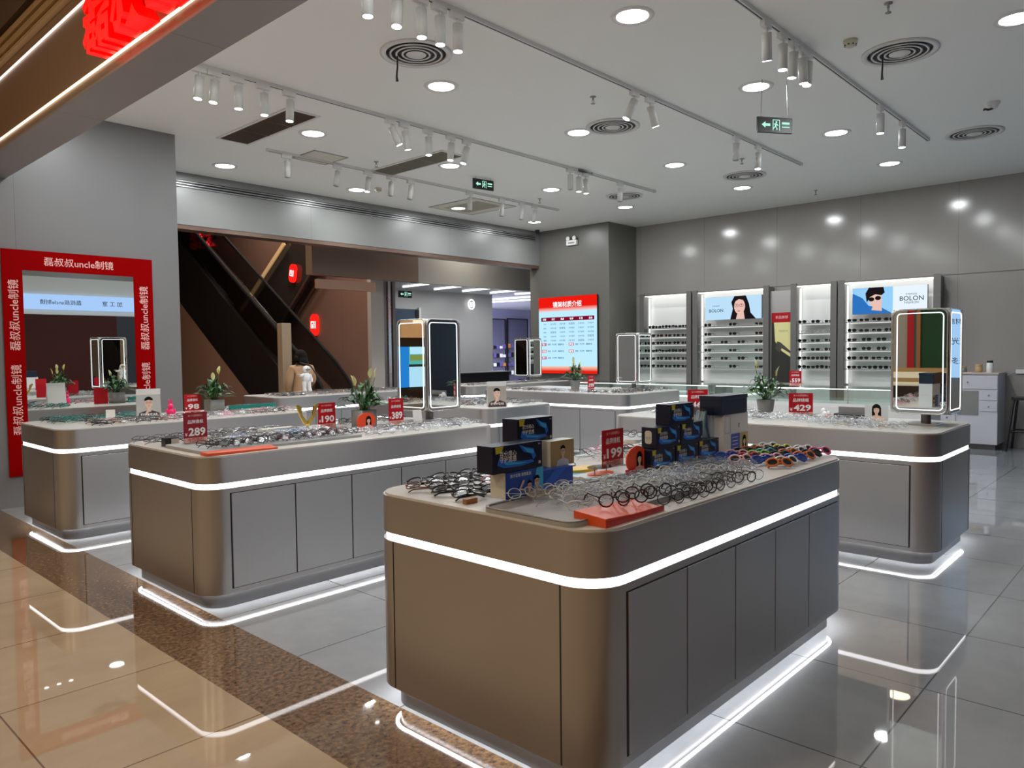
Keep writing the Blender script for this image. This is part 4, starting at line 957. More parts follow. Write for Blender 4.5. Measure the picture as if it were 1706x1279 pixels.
m = MB().at(facing(NY, (0, -.0315, .057))); m.rect(-.078, .078, -.052, .054, .0003, mat('tan_print', (.40, .27, .12), .5)); portrait(m, 0, 0, None, M_WHS, 'man', 0, -.002, .10, 'thin'); m.build('front_print', mbx)
# pyramid of six cartons
for k, (x, z, ww, lab) in enumerate(((3.10, 0, .225, 'bottom left'), (3.335, 0, .225, 'bottom centre'), (3.565, 0, .225, 'bottom right'), (3.15, .105, .225, 'middle left'), (3.385, .105, .225, 'middle right'), (3.28, .21, .235, 'topmost'))):
    blue_box(x, 1.95, CT + z, ww, .085, .104, f'dark blue carton, {lab} of the six-box pyramid', side=lab == 'middle left')
# white box tower
wb = thing('display_box', 'white and blue carton with printed girl, bottom of the white tower', 'box', (3.955, 1.99, CT))
MB().box(-.15, .15, -.06, .06, 0, .115, M_WHITE).build('carton', wb, .0015)
m = MB().at(facing(NY, (0, -.0615, .057))); m.rect(-.06, .045, -.056, .056, .0005, mat('box_ultramarine', (.02, .05, .45), .4)).rect(.045, .15, -.056, .056, .0005, mat('box_mustard', (.55, .40, .10), .4)); portrait(m, 0, 0, None, M_WHS, 'woman', .10, -.005, .10)
for k in range(5): m.rect(-.05, .02, .035 - .02 * k, .038 - .02 * k, .0008, M_TXTW)
m.build('front_print', wb)
wb2 = thing('display_box', 'plain white carton in the middle of the white tower', 'box', (3.955, 1.99, CT + .115))
MB().box(-.15, .15, -.06, .06, 0, .11, M_WHITE).build('carton', wb2, .0015)
m = MB().at(facing(NY, (0, -.0615, .055))); m.ring(rrect(-.135, -.07, -.048, .048, .008, 3), rrect(-.133, -.072, -.046, .046, .007, 3), 0, .0004, M_GREYM, False).rect(.03, .04, -.025, 0, .0005, M_GREYM); m.build('front_print', wb2)
wb3 = thing('display_box', 'navy blue lidded box on top of the white tower', 'box', (3.93, 1.99, CT + .225)); MB().box(-.16, .155, -.065, .065, 0, .105, M_NAVY).build('box_body', wb3, .002); MB().box(-.163, .158, -.068, .068, .085, .107, M_NAVY).build('lid', wb3, .002)
# clear acrylic package with pale blue wrap
ap = thing('acrylic_package', 'clear upright plastic package with pale blue wrapping beside the white tower', 'package', (3.72, 2.02, CT))
MB().box(-.055, .055, -.05, .05, 0, .27, M_ACRYL).build('clear_case', ap)
wr = MB(); rr = random.Random(3)
for k in range(9):
    x = rr.uniform(-.035, .035); y = rr.uniform(-.03, .03); wr.tube([(x, y, .01), (x + rr.uniform(-.02, .02), y, .09), (x + rr.uniform(-.02, .02), y + .01, .17), (x * .5, y, .25)], [.012, .018, .014, .006], mat('wrap_blue', (.12, .2, .36), .3) if k % 2 else mat('wrap_pale', (.45, .6, .68), .25), 7)
wr.build('wrapping', ap)

# trays, standee and small things on the front island
t = thing('display_tray', 'flat grey tray with rounded corner on the near corner of the front island', 'tray', (2.36, 1.72, CT))
MB().prism(rrect(-.42, .44, -.20, .235, .05, 5), 0, .015, mat('grey_felt', (.33, .33, .33), .7)).build('base', t, .002)
MB().ring(rrect(-.42, .44, -.20, .235, .05, 5), rrect(-.41, .43, -.19, .225, .045, 5), .015, .021, M_GREYM).build('rim', t)
t = thing('red_tray', 'orange-red sloping acrylic tray at the near corner of the front island', 'tray', (2.19, 1.51, CT))
MB().add([(-.17, -.065, 0), (.19, -.065, 0), (.19, .07, 0), (-.17, .07, 0), (-.17, -.065, .030), (.19, -.065, .012), (.19, .07, .030), (-.17, .07, .042)], [(0, 3, 2, 1), (4, 5, 6, 7), (0, 1, 5, 4), (1, 2, 6, 5), (2, 3, 7, 6), (3, 0, 4, 7)], mat('orange_red_acrylic', (.66, .075, .012), .35)).build('tray_body', t, .002)
MB().box(-.172, .192, -.068, -.065, 0, .02, mat('red_acrylic_edge', (.5, .02, .01), .2)).build('front_lip', t)
t = thing('red_tray', 'orange-red acrylic tray on the near edge of the second island', 'tray', (2.19, 4.27, CT))
MB().add([(-.21, -.045, 0), (.24, -.045, 0), (.24, .05, 0), (-.21, .05, 0), (-.21, -.045, .018), (.24, -.045, .010), (.24, .05, .019), (-.21, .05, .019)], [(0, 3, 2, 1), (4, 5, 6, 7), (0, 1, 5, 4), (1, 2, 6, 5), (2, 3, 7, 6), (3, 0, 4, 7)], mat('orange_red_acrylic', (.62, .045, .015), .2)).build('tray_body', t, .002)
t = thing('display_tray', 'flat grey tray under the thick frames on the second island', 'tray', (2.58, 4.58, CT))
MB().prism(rrect(-.58, .58, -.25, .30, .04, 4), 0, .018, mat('grey_felt', (.33, .33, .33), .7)).build('base', t, .002)
t = thing('small_box', 'small black box behind the 289 price tag', 'box', (2.06, 4.93, CT)); MB().box(-.04, .05, -.03, .03, 0, .055, M_BLACK).build('carton', t, .002); MB().at(facing(NY, (.02, -.0305, .028))).rect(-.02, .03, -.02, .02, 0, M_CREAM).build('label_plate', t)
t = thing('small_box', 'low cream box in the middle of the second island', 'box', (2.83, 4.93, CT)); MB().box(-.13, .13, -.04, .04, 0, .055, M_CREAM).build('carton', t, .002)
def standee(x, y, lab, s=1.0):
    t = thing('photo_standee', lab, 'standee', (x, y, CT), 0, 'orange standees with a long-haired woman')
    M = facing(NY, (0, 0, 0)); mo = mat('orange_print', (.75, .06, .01), .4)
    MB().at(M).prism(ell(0, .065 * s, .088 * s, .065 * s, 24), -.003, .003, mo, False).build('backboard', t)
    m = MB().at(M @ Matrix.Translation((.0, .06 * s, .0035))); portrait(m, 0, 0, None, mat('printed_blush', (.75, .35, .33), .5), 'woman', .02 * s, -.005 * s, .105 * s); m.build('portrait', t)
    MB().at(M).box(-.10 * s, -.03 * s, 0, .025 * s, .004, .02, M_RED).build('plinth_block', t)
    m = MB().at(M); m.text('品牌', -.065 * s, .012 * s, .05 * s, .021, M_PINKW, .02); m.build('lettering', t)
standee(3.035, 1.99, 'orange standee with printed long-haired woman beside the 199 tag')
standee(3.48, 4.74, 'orange standee with printed long-haired woman beside the 190 tag', 1.0)
ob = thing('display_riser', 'low pale grey riser with a clear sheet over an orange oval on the front island', 'riser', (2.87, 2.06, CT))
MB().box(-.17, .23, -.08, .07, 0, .014, mat('riser_grey', (.50, .51, .51), .4)).build('base', ob, .002)
MB().prism(ell(-.03, .0, .085, .045, 24), .014, .018, mat('orange_disc', (.8, .13, .02), .3)).build('orange_oval', ob)
MB().prism(ell(-.03, .0, .08, .05, 24), .045, .048, M_ACRYL).tube([(-.09, -.01, .018), (-.09, -.01, .055)], .003, M_GREYM, 6).tube([(.03, .01, .018), (.03, .01, .055)], .003, M_GREYM, 6).build('clear_cover', ob)
dl = thing('shaped_card', 'yellow half-moon card behind the orange oval on the front island', 'card', (2.90, 2.21, CT)); MB().prism(ell(0, 0, .10, .05, 16), 0, .02, mat('yellow_card', (.75, .48, .03), .4)).build('card_body', dl)
dl = thing('shaped_card', 'sky blue rounded card left of the yellow half-moon card', 'card', (2.72, 2.19, CT)); MB().prism(ell(0, 0, .15, .06, 18), 0, .008, mat('sky_card', (.08, .42, .58), .4)).build('card_body', dl)
dl = thing('small_block', 'small amber wooden block at the foot of the left box stack', 'block', (2.02, 2.09, CT)); MB().box(-.03, .03, -.012, .012, 0, .02, mat('amber_wood', (.30, .12, .03), .4)).build('block_body', dl, .002)

# gold trophy, pink rabbit, astronaut
t = thing('gold_trophy', 'gold V-shaped winged trophy on the second island', 'trophy', (3.14, 5.02, CT)); GD = mat('gold_metal', (.75, .52, .12), .25, .9)
MB().lathe([(.03, 0), (.03, .008), (.012, .015), (.012, .04), (.02, .055)], GD, 20).build('foot', t)
for s in (-1, 1):
    MB().at(facing(NY, (0, 0, 0))).prism([(0, .05), (s * .03, .055), (s * .062, .11), (s * .082, .165), (s * .10, .195), (s * .085, .205), (s * .055, .185), (s * .045, .12), (s * .005, .075)][::s], -.008, .008, GD, False).build('wing', t, .003)
t = thing('rabbit_figurine', 'bright pink rabbit figurine on the third island', 'figurine', (3.02, 7.18, CT)); PK = mat('hot_pink', (.85, .02, .16), .3)
MB().ball((0, 0, .045), (.036, .032, .048), PK).ball((.02, -.02, .01), (.02, .028, .012), PK).ball((-.02, -.02, .01), (.02, .028, .012), PK).ball((.035, -.01, .06), (.01, .012, .025), PK).ball((-.035, -.01, .06), (.01, .012, .025), PK).build('body', t)
MB().ball((0, -.004, .105), (.027, .025, .026), PK).ball((.013, 0, .145), (.008, .006, .03), PK).ball((-.013, 0, .145), (.008, .006, .03), PK).build('head', t)
t = thing('astronaut_figurine', 'white astronaut figurine holding out an arm on the far counter', 'figurine', (at_y(511, 650, 9.72).x, 9.72, CT)); WP = mat('white_glaze', (.78, .78, .80), .25)
MB().ball((0, 0, .235), (.062, .055, .085), WP).ball((0, .05, .24), (.045, .035, .07), WP).tube([(-.035, 0, .18), (-.04, -.005, .08), (-.042, -.02, .02)], [.034, .028, .032], WP, 10).tube([(.035, 0, .18), (.045, 0, .09), (.05, -.02, .02)], [.034, .028, .032], WP, 10).ball((-.042, -.03, .018), (.03, .045, .02), WP).ball((.05, -.03, .018), (.03, .045, .02), WP).tube([(.055, 0, .28), (.085, 0, .22), (.075, -.02, .17)], [.022, .02, .018], WP, 8).tube([(-.055, 0, .28), (-.10, -.03, .265), (-.15, -.05, .27)], [.022, .02, .018], WP, 8).build('body', t)
MB().ball((0, -.005, .355), (.058, .055, .055), WP).build('helmet', t); MB().ball((0, -.035, .355), (.042, .03, .036), mat('visor_gold', (.5, .42, .35), .15, .8)).build('visor', t)
MB().prism(ell(-.16, -.055, .035, .025, 14), .285, .292, M_CREAM).build('tray', t)

# photo cards
def photo_card(x, y, z, face, w, h, lab, bg, coat, style, glasses=None, tent=True):
    t = thing('photo_card', lab, 'photo card', (x, y, z), 0, 'white photo cards with portraits'); M = facing(face, (0, 0, 0), .12)
    MB().at(M).box(-w / 2, w / 2, 0, h, -.003, 0, M_PAPER).build('card', t)
    if tent: MB().at(facing(face + 180, (0, 0, 0), .12) @ Matrix.Translation((0, 0, .055))).box(-w / 2, w / 2, 0, h * .98, -.003, 0, M_PAPER).build('back_leaf', t)
    m = MB().at(M @ Matrix.Translation((0, h / 2, .0))); s = min(w, h)
    s *= 1.12; m.rect(-w / 2, w / 2, -h / 2, h / 2, .0005, bg); portrait(m, 0, 0, None, coat, style, 0, .5 * s - h / 2, s, glasses); 
    if style == 'man': m.flat([(-.10 * s, -h / 2 + .12 * s), (.02 * s, -h / 2 + .30 * s), (.06 * s, -h / 2 + .42 * s), (.01 * s, -h / 2 + .46 * s), (-.14 * s, -h / 2 + .2 * s)], .003, M_SKIN)
    m.text('EYEWEAR', 0, -h * .38, w * .7, .004, M_TXTW, .01)
    m.build('portrait', t)
CG = mat('card_grey', (.42, .43, .42), .5)
photo_card(2.865, 7.28, CT, -100, .21, .275, 'photo card of a man in dark suit with hand at chin on the third island', CG, mat('printed_brown_coat', (.045, .03, .035), .5), 'man', 'thin')
photo_card(5.76, 5.52, CT, -120, .21, .27, 'photo card of a seated man in dark coat on the middle island', mat('card_taupe', (.36, .32, .28), .5), mat('printed_plum', (.05, .02, .03), .5), 'man')
photo_card(6.40, 1.92, CT, 200, .17, .125, 'small pale card of a dark-haired woman beside the large right mirror', mat('card_pale', (.55, .58, .58), .5), M_SKIN, 'woman', tent=False)
# plain little holders
for x, y, z, w, h, lab in ((2.53, 7.30, CT, .075, .10, 'small blank white card on the third island'), (3.90, 4.62, CT, .075, .13, 'leaning white card beside the 389 tag'), (8.75, 6.05, CT, .16, .07, 'blank white card on the counter under the lit screen'), (5.95, 2.25, CT, .0, .0, '')):
    if w:
        t = thing('blank_card', lab, 'card', (x, y, z)); MB().at(facing(-110, (0, 0, 0), .2)).box(-w / 2, w / 2, 0, h, -.003, 0, M_PAPER).build('card', t); MB().at(facing(-110, (0, 0, 0))).box(-w / 2, w / 2, 0, .005, -.04, .0, M_PAPER).build('foot', t)
t = thing('toy_figure', 'little white and orange toy group beside the 429 tag', 'figurine', (6.44, 2.33, CT))
MB().ball((-.03, 0, .03), .028, WP).ball((.03, 0, .03), .028, WP).ball((0, .02, .055), .026, WP).build('bodies', t); MB().ball((-.04, -.02, .015), (.02, .018, .015), mat('orange_plastic', (.7, .16, .03), .4)).ball((.03, -.02, .012), (.02, .018, .012), mat('orange_plastic', (.7, .16, .03), .4)).build('feet', t)
t = thing('open_case', 'dark open display case on the right island behind the frames', 'case', (6.5, 2.13, CT)); MB().box(-.06, .06, -.14, .14, 0, .04, M_BLACK).build('case_body', t, .003); MB().box(.055, .06, -.14, .14, .04, .09, M_GREYM).build('lid', t)
t = thing('teal_tray', 'teal and blue glasses tray at the far end of the third island', 'tray', (3.95, 7.26, CT)); TL = mat('teal_felt', (.01, .20, .17), .5)
MB().box(-.28, .24, -.07, .07, 0, .02, TL).build('base', t, .003); MB().box(-.28, .24, .06, .07, .02, .065, TL).build('back_board', t)

# potted plants
def plant(x, y, z, s, seed, lab, pot='square', flowers=2):
    t = thing('potted_plant', lab, 'plant', (x, y, z), 0, 'peace lilies in grey pots'); r = random.Random(seed)
    ph = .135 * s; pw = .075 * s
    if pot == 'square':
        MB().ring(rrect(-pw, pw, -pw, pw, .012 * s, 3), rrect(-pw + .008, pw - .008, -pw + .008, pw - .008, .01 * s, 3), 0, ph, M_POT).box(-pw + .006, pw - .006, -pw + .006, pw - .006, .001, .01, M_POT).build('pot', t)
    else: MB().lathe([(.055 * s, 0), (.075 * s, ph), (.068 * s, ph), (.06 * s, ph * .85)], M_POT, 24).build('pot', t)
    MB().prism(ell(0, 0, pw * .9, pw * .9, 14), ph * .8, ph * .88, mat('soil', (.03, .02, .012), .9)).build('soil', t)
    m = MB()
    for k in range(64):
        a = r.uniform(0, 2 * PI); reach = r.uniform(.05, .23) * s; up = r.uniform(.10, .24) * s * (1.15 - reach / (.30 * s)); L = 6
        wd = r.uniform(.016, .026) * s; mm = M_LEAF if r.random() < .65 else M_LEAF2; base = Vector((r.uniform(-.03, .03) * s, r.uniform(-.03, .03) * s, ph * .85)); v = []; d = Vector((math.cos(a), math.sin(a), 0)); sd = Vector((-d.y, d.x, 0)); tw = r.uniform(-.4, .4)
        for i in range(L + 1):
            u = i / L; p = base + d * reach * u ** .9 + Vector((0, 0, up * math.sin(u * PI * .72) * 1.1))
            ww = wd * (0.10 if u < .35 else math.sin((u - .3) / .7 * PI) ** .8 if u < 1 else 0)
            ww = max(ww, .0012 * s); nrm = (sd + Vector((0, 0, tw))).normalized(); v += [p - nrm * ww + Vector((0, 0, ww * .35)), p, p + nrm * ww + Vector((0, 0, ww * .35))]
        m.add(v, [f for i in range(L) for f in ((3 * i, 3 * i + 1, 3 * i + 4, 3 * i + 3), (3 * i + 1, 3 * i + 2, 3 * i + 5, 3 * i + 4))], mm, True)
    m.build('leaves', t)
    for k in range(flowers):
        a = 2.2 + k * 2.6 + seed; d = Vector((math.cos(a), math.sin(a), 0)); h = (.33 + .06 * (k % 2)) * s; tip = d * .09 * s + Vector((0, 0, h))
        fl = MB().tube([(0, 0, ph), tuple(d * .05 * s + Vector((0, 0, h * .6))), tuple(tip)], .0028 * s, M_LEAF2, 5)
        v = []; sd = Vector((-d.y, d.x, 0))
        for i in range(7):
            u = i / 6; ww = .02 * s * math.sin(u * PI) ** .7; p = tip + Vector((0, 0, .085 * s * u)) + d * .02 * s * u * u; v += [p - sd * ww - d * ww * .5, p, p + sd * ww - d * ww * .5]
        fl.add(v, [f for i in range(6) for f in ((3 * i, 3 * i + 1, 3 * i + 4, 3 * i + 3), (3 * i + 1, 3 * i + 2, 3 * i + 5, 3 * i + 4))], M_FLOWER, True)
        fl.tube([tuple(tip - d * .008 * s), tuple(tip - d * .008 * s + Vector((0, 0, .045 * s)))], .0045 * s, M_SPADIX, 6)
        fl.build('flower', t)
plant(3.60, 4.93, CT, 1.0, 1, 'leafy peace lily in a square grey pot between the 190 and 389 tags', flowers=4)
plant(3.53, 7.35, CT, 1.0, 2, 'peace lily in a square grey pot behind the 98 tag', flowers=2)
plant(6.37, 2.83, CT, 1.05, 3, 'dark leafy plant in a grey pot beside the 429 tag', 'round', flowers=2)
plant(8.95, 6.95, CT, 1.05, 5, 'small spiky plant in front of the lit screen on the pillar', 'round', flowers=3)

# glasses pair on plinth
for a_ in (0, 1): eye(('oval', 'black', MD), 5.0 + .1 * a_, 3.28 + .12 * a_, .81, math.radians(-30), 'black frame on the low round plinth behind the front island', 'black frames on the round plinth', True)

# ---------------------------------------------------------------- right rear corner: cabinet, stool, socket
t = thing('side_cabinet', 'white drawer cabinet with jars on top against the back wall at right', 'cabinet', (12.8, 2.43, 0)); CW = mat('lilac_white_laminate', (.60, .60, .66), .35)
MB().box(-.26, .28, -.29, .47, .08, 1.09, CW).build('body', t, .004); MB().box(-.22, .28, -.26, .44, 0, .08, M_KICK).build('kick_plate', t)
MB().box(-.28, .29, -.30, .48, 1.09, 1.115, mat('beige_top', (.55, .46, .42), .4)).build('worktop', t, .003)
MB().box(-.268, -.26, -.05, .22, .5, .85, M_GREYM).build('knee_recess', t)
for k, (a0, a1, z0, z1) in enumerate(((-.285, -.07, .72, .86), (-.285, -.07, .56, .70), (.24, .46, .70, .84), (.24, .46, .54, .68), (.24, .46, .38, .52), (-.285, .46, .88, 1.07))):
    dw = MB().box(-.272, -.26, a0, a1, z0, z1, CW).build('drawer', t, .002)
    MB().ball((-.277, (a0 + a1) / 2, (z0 + z1) / 2), .012, M_GREYM, 8, 6).build('knob', dw)
for x, y, h, r, m1, lab in ((12.75, 2.28, .14, .045, M_WHITE, 'white jar with black lid on the side cabinet'), (12.75, 2.42, .085, .05, M_TAN, 'squat tan tub on the side cabinet'), (12.75, 2.62, .06, .05, M_GREYM, 'low dark pot on the side cabinet')):
    t = thing('jar', lab, 'jar', (x, y, 1.115)); MB().lathe([(r * .9, 0), (r, .01), (r, h - .01), (r * .8, h)], m1, 18).build('body', t); MB().lathe([(r * .85, h), (r * .9, h + .005), (r * .9, h + .03), (r * .85, h + .032)], M_BLACK if m1 is M_WHITE else M_TAN, 18).build('lid', t)
t = thing('bar_stool', 'black metal bar stool at the far right of the shop', 'stool', (12.75, 1.80, 0))
MB().prism(rrect(-.19, .19, -.19, .19, .05, 5), .73, .765, M_BLACK).build('seat', t, .006)
for sx in (-1, 1):
    for sy in (-1, 1): MB().tube([(sx * .15, sy * .15, .735), (sx * .165, sy * .165, .66), (sx * .23, sy * .23, 0)], .017, M_BLACK, 8).build('leg', t)
MB().tube([(-.2, -.2, .28), (.2, -.2, .28), (.2, .2, .28), (-.2, .2, .28)], .011, M_BLACK, 8, closed=True).build('foot_rail', t)
t = thing('wall_socket', 'white wall socket above the stool with a grey cable', 'socket', (13.09, 1.95, 1.12)); MB().box(-.03, 0, -.13, .06, -.03, .03, M_WHITE).build('plate', t, .003)
MB().tube([(-.02, .06, 0), (-.04, .2, -.08), (-.05, .28, -.22), (-.05, .22, -.30)], .007, M_GREYM, 6).build('cable', t)

# small monitor like items on farther counters
t = thing('desk_monitor', 'black monitor at the foot of the pillar behind the lit screen counter', 'monitor', (12.35, 8.3, 0)); MB().box(-.2, .2, -.2, .2, 0, .85, M_METAL).build('desk', t); MB().box(-.02, .01, -.22, .22, .93, 1.22, M_BLACK).build('display', t); MB().box(-.06, .06, -.1, .1, .85, .86, M_BLACK).box(-.01, .01, -.02, .02, .86, .95, M_BLACK).build('foot', t)

# ---------------------------------------------------------------- beyond the opening: concourse with escalators and the other store
M_BR2 = panel_mat('brown_panelled_wall', (.20, .115, .085), .4, 0, 1, 2.6, .3, .6)
yj = at_x(613, 560, 9.2).y
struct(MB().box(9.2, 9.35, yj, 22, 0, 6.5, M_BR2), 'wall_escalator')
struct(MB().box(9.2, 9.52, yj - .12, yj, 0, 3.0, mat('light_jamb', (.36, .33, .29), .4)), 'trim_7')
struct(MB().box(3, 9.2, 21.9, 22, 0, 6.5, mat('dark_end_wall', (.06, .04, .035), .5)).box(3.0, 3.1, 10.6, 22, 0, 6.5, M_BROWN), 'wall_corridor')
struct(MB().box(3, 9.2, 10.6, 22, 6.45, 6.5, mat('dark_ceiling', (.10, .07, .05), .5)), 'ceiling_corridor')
PILL = [(-.16, .12)]
def pill_sign(M, lab, flip=False, s=1.0):
    t = thing('logo_sign', lab, 'sign'); t.matrix_world = M
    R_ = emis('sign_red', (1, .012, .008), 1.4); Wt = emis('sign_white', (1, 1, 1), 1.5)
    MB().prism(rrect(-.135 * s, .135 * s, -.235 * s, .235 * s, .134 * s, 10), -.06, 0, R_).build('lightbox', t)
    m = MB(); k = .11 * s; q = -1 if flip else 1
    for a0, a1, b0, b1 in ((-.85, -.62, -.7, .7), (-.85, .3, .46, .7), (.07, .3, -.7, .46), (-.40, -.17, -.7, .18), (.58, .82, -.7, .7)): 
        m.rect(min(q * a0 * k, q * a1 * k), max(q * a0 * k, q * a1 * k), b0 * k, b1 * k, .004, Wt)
    m.build('mark', t); return t
c = at_x(522, 541, 9.14); pill_sign(facing(NX, tuple(c)), 'red lit pill-shaped sign with white mark on the brown wall')
# escalator 1: climbs away from the shop
E1 = thing('escalator', 'dark escalator climbing to the upper left behind the opening', 'escalator', (7.0, 11.2, 0))
E1P = [(-.35, 0), (.9, 0), (1.0, .12), (9.5, 5.69), (9.5, 7.10), (.85, 1.23), (.2, .82), (-.1, .55), (-.35, .50)]
def yz(pts): return [(y, z) for y, z in pts]
def side_prism(pts, x0, x1, m, name, par):  # outline in the y-z plane, thickness in x
    M = Matrix(((0, 0, 1, 0), (1, 0, 0, 0), (0, 1, 0, 0), (0, 0, 0, 1)))
    return MB().at(M).prism(pts, x0, x1, m, False).build(name, par)
k = .655
side_prism(E1P, 0, .14, mat('escalator_black', (.012, .011, .011), .18), 'truss', E1)
side_prism([(-.35, 0), (.9, 0), (1.0, .12), (9.5, 5.69), (9.5, 5.9), (.85, .32), (-.35, .30)], .66, .70, mat('escalator_black', (.012, .011, .011), .18), 'truss', E1)
stp = MB(); k = .655
for i in range(24):
    y = -.3 + i * .4; z = .02 if y < .8 else .02 + (y - .8) * k; stp.box(.14, .66, y, y + .4, max(0, z - .22), z + .01, M_DARK)
stp.build('steps', E1)
for xo in (.07, .68):
    side_prism([(-.3, .5), (-.1, .55), (.2, .82), (.85, 1.23), (9.5, 7.10), (9.5, 7.5), (.8, 1.76), (.1, 1.30), (-.3, 1.0)], xo - .006, xo + .006, thin_glass('escalator_glass', (.22, .22, .22), .12) if xo < .5 else thin_glass('escalator_glass_clear', (.85, .85, .85), .06), 'balustrade', E1)
    MB().tube([(xo, -.3, .45), (xo, -.36, .7), (xo, -.33, .95), (xo, -.2, 1.08), (xo, .1, 1.33), (xo, .8, 1.80), (xo, 9.5, 7.56)], .04 if xo < .5 else .028, mat('rubber_black', (.01, .01, .01), .8, spec=.1), 8).build('handrail', E1)
side_prism([(.9, 0), (9.5, 0), (9.5, .10 + 8.5 * k), (1.0, .10)], .01, .13, mat('brown_cladding', (.27, .165, .11), .45), 'under_cladding', E1)
# escalator 2: dark glossy flank leaning the other way, with a glowing copy for the sign's reflection
E2 = thing('escalator', 'second dark escalator leaning the opposite way behind the first', 'escalator', (8.95, 12.9, 0))
_o = at_x(520, 395, 8.95); _q = [at_x(*q, 8.95) for q in ((478, 395), (552, 398), (460, 552), (395, 520))]
side_prism([(q.y - 12.9, q.z) for q in _q][::-1], 0, .10, M_DARK, 'flank', E2)
MB().box(0, .1, _q[2].y - 12.9 - .1, _q[2].y - 12.9 + .1, 0, _q[2].z, M_DARK).build('support', E2)
a, b = at_x(475, 405, 8.9), at_x(402, 517, 8.9); c_, d_ = at_x(545, 410, 8.9), at_x(465, 545, 8.9)
def bar(p, q, w, m, n, par):
    dvec = (q - p).normalized(); nrm = Vector((0, -dvec.z, dvec.y)) * w; o_ = Vector(par.location)
    MB().add([tuple(v - o_) for v in (p - nrm, q - nrm, q + nrm, p + nrm)] + [tuple(v - o_ + Vector((-.03, 0, 0))) for v in (p - nrm, q - nrm, q + nrm, p + nrm)], [(0, 1, 2, 3), (7, 6, 5, 4), (0, 4, 5, 1), (1, 5, 6, 2), (2, 6, 7, 3), (3, 7, 4, 0)], m).build(n, par)
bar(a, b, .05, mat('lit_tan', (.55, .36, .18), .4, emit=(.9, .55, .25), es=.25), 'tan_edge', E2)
bar(c_, d_, .02, mat('dull_bronze', (.14, .09, .08), .3, .5), 'lower_edge', E2)
c = at_x(486, 455, 8.86); pill_sign(facing(NX, tuple(c)) @ Matrix.Rotation(math.radians(-12), 4, 'Z') @ Matrix.Rotation(PI, 4, 'Z'), 'modelled reflection of the red lit sign, tilted in the dark escalator flank', flip=True, s=.85)  # flipped emissive copy stands in for the sign's reflection
# beige column beside the person, red neon far up left
c = at_x(476, 620, 6.85); t = thing('column', 'beige square column at the foot of the dark escalator', 'column', (6.85, c.y, 0)); MB().box(-.1, .08, -.08, .08, .12, 2.02, mat('column_beige', (.30, .22, .14), .4)).build('shaft', t, .01); MB().box(-.11, .09, -.09, .09, 0, .12, M_DARKALU).build('base', t)
c = at_x(335, 398, 8.9); t = thing('neon_sign', 'small blurred red neon lettering high behind the escalator', 'sign', (9.17, at_x(335, 398, 9.15).y, at_x(335, 398, 9.15).z)); m = MB().at(facing(NX, (0, 0, 0))); m.text('磊叔叔', 0, 0, 1.5, 0, emis('neon_red', (1, .02, .03), 1.2), .03); m.build('lettering', t); MB().box(0, .02, -.8, .8, -.05, .05, M_DARK).build('rail', t)

# bulkheads of the concourse and the other store, beyond the opening
def quad_y(px0, py0, px1, py1, Y, m, name, th=.1, lab=None, cat=None):
    p, q = at_y(px0, py0, Y), at_y(px1, py1, Y)
    return MB().box(min(p.x, q.x), max(p.x, q.x), Y, Y + th, min(p.z, q.z), max(p.z, q.z), m)
xb = at_y(697, 450, 11.6).x; x0b = at_y(520, 450, 11.6).x; zb = at_y(697, 470, 11.6).z
struct(MB().box(x0b, xb, 11.6, 11.8, zb, 4.6, mat('brown_bulkhead', (.19, .125, .09), .4)), 'wall_brown_bulkhead')
struct(MB().box(xb, 16.5, 11.6, 11.8, at_y(885, 485, 11.6).z, 4.6, mat('grey_bulkhead', (.36, .36, .33), .35)), 'wall_grey_bulkhead')
struct(MB().box(9.35, 21, 11.8, 21.9, 2.99, 3.05, mat('store_ceiling', (.55, .55, .56), .4)), 'ceiling_store')
struct(MB().box(3.785, 16, 10.6, 11.6, 4.3, 4.35, mat('corridor_soffit', (.30, .24, .19), .4)), 'ceiling_passage')
bh = MB(); p, q = at_y(528, 464, 11.55), at_y(626, 486, 11.55)
struct(bh.box(p.x, q.x, 11.55, 11.62, q.z, p.z, mat('tan_bulkhead', (.34, .19, .12), .4)), 'trim_8')
# vertical dark conduit frames
t = thing('door_frame', 'dark metal door frame beside the light jamb beyond the opening', 'door frame', (at_y(640, 560, 12.6).x, 12.6, 0)); 
for s in (0, .12, .24): MB().box(s, s + .07, 0, .08, 0, 3.0, M_DARKALU if s != .12 else M_ALU).build('post', t)
# other store: back wall, logo, open side with lilac wall
struct(MB().box(10.75, 14.35, 13.9, 14.0, 0, 3.15, mat('store_grey_wall', (.47, .465, .45), .35)), 'wall_store')
struct(MB().box(14.35, 21, 18.4, 18.5, 0, 3.15, mat('store_lilac_wall', (.42, .42, .62), .4)), 'wall_store_far')
struct(MB().box(14.25, 14.35, 14.0, 18.4, 0, 3.15, mat('store_lilac_wall', (.42, .42, .62), .4)), 'wall_store_side')
area('store_fill', (11.6, 12.7, 2.93), .4, 20, (.95, .97, 1)); area('store_fill', (16.0, 16.8, 2.93), 1.2, 420, (.88, .9, 1)); area('store_fill', (17.5, 14.5, 2.93), 1.2, 260, (.88, .9, 1)); area('store_fill', (13.6, 12.6, 2.93), .4, 22, (.95, .97, 1))  # fill lights without fittings, added to brighten the other store
c = at_y(785, 507, 13.85); t = thing('ring_logo', 'white glowing ring logo on the grey wall of the other store', 'sign', tuple(c)); lw = emis('ring_white', (1, 1, 1), 2.2)
m = MB().at(facing(NY, (0, 0, 0))); m.ring(ell(0, 0, .115, .13, 28), ell(0, 0, .095, .11, 28), 0, .02, lw); m.build('ring', t)
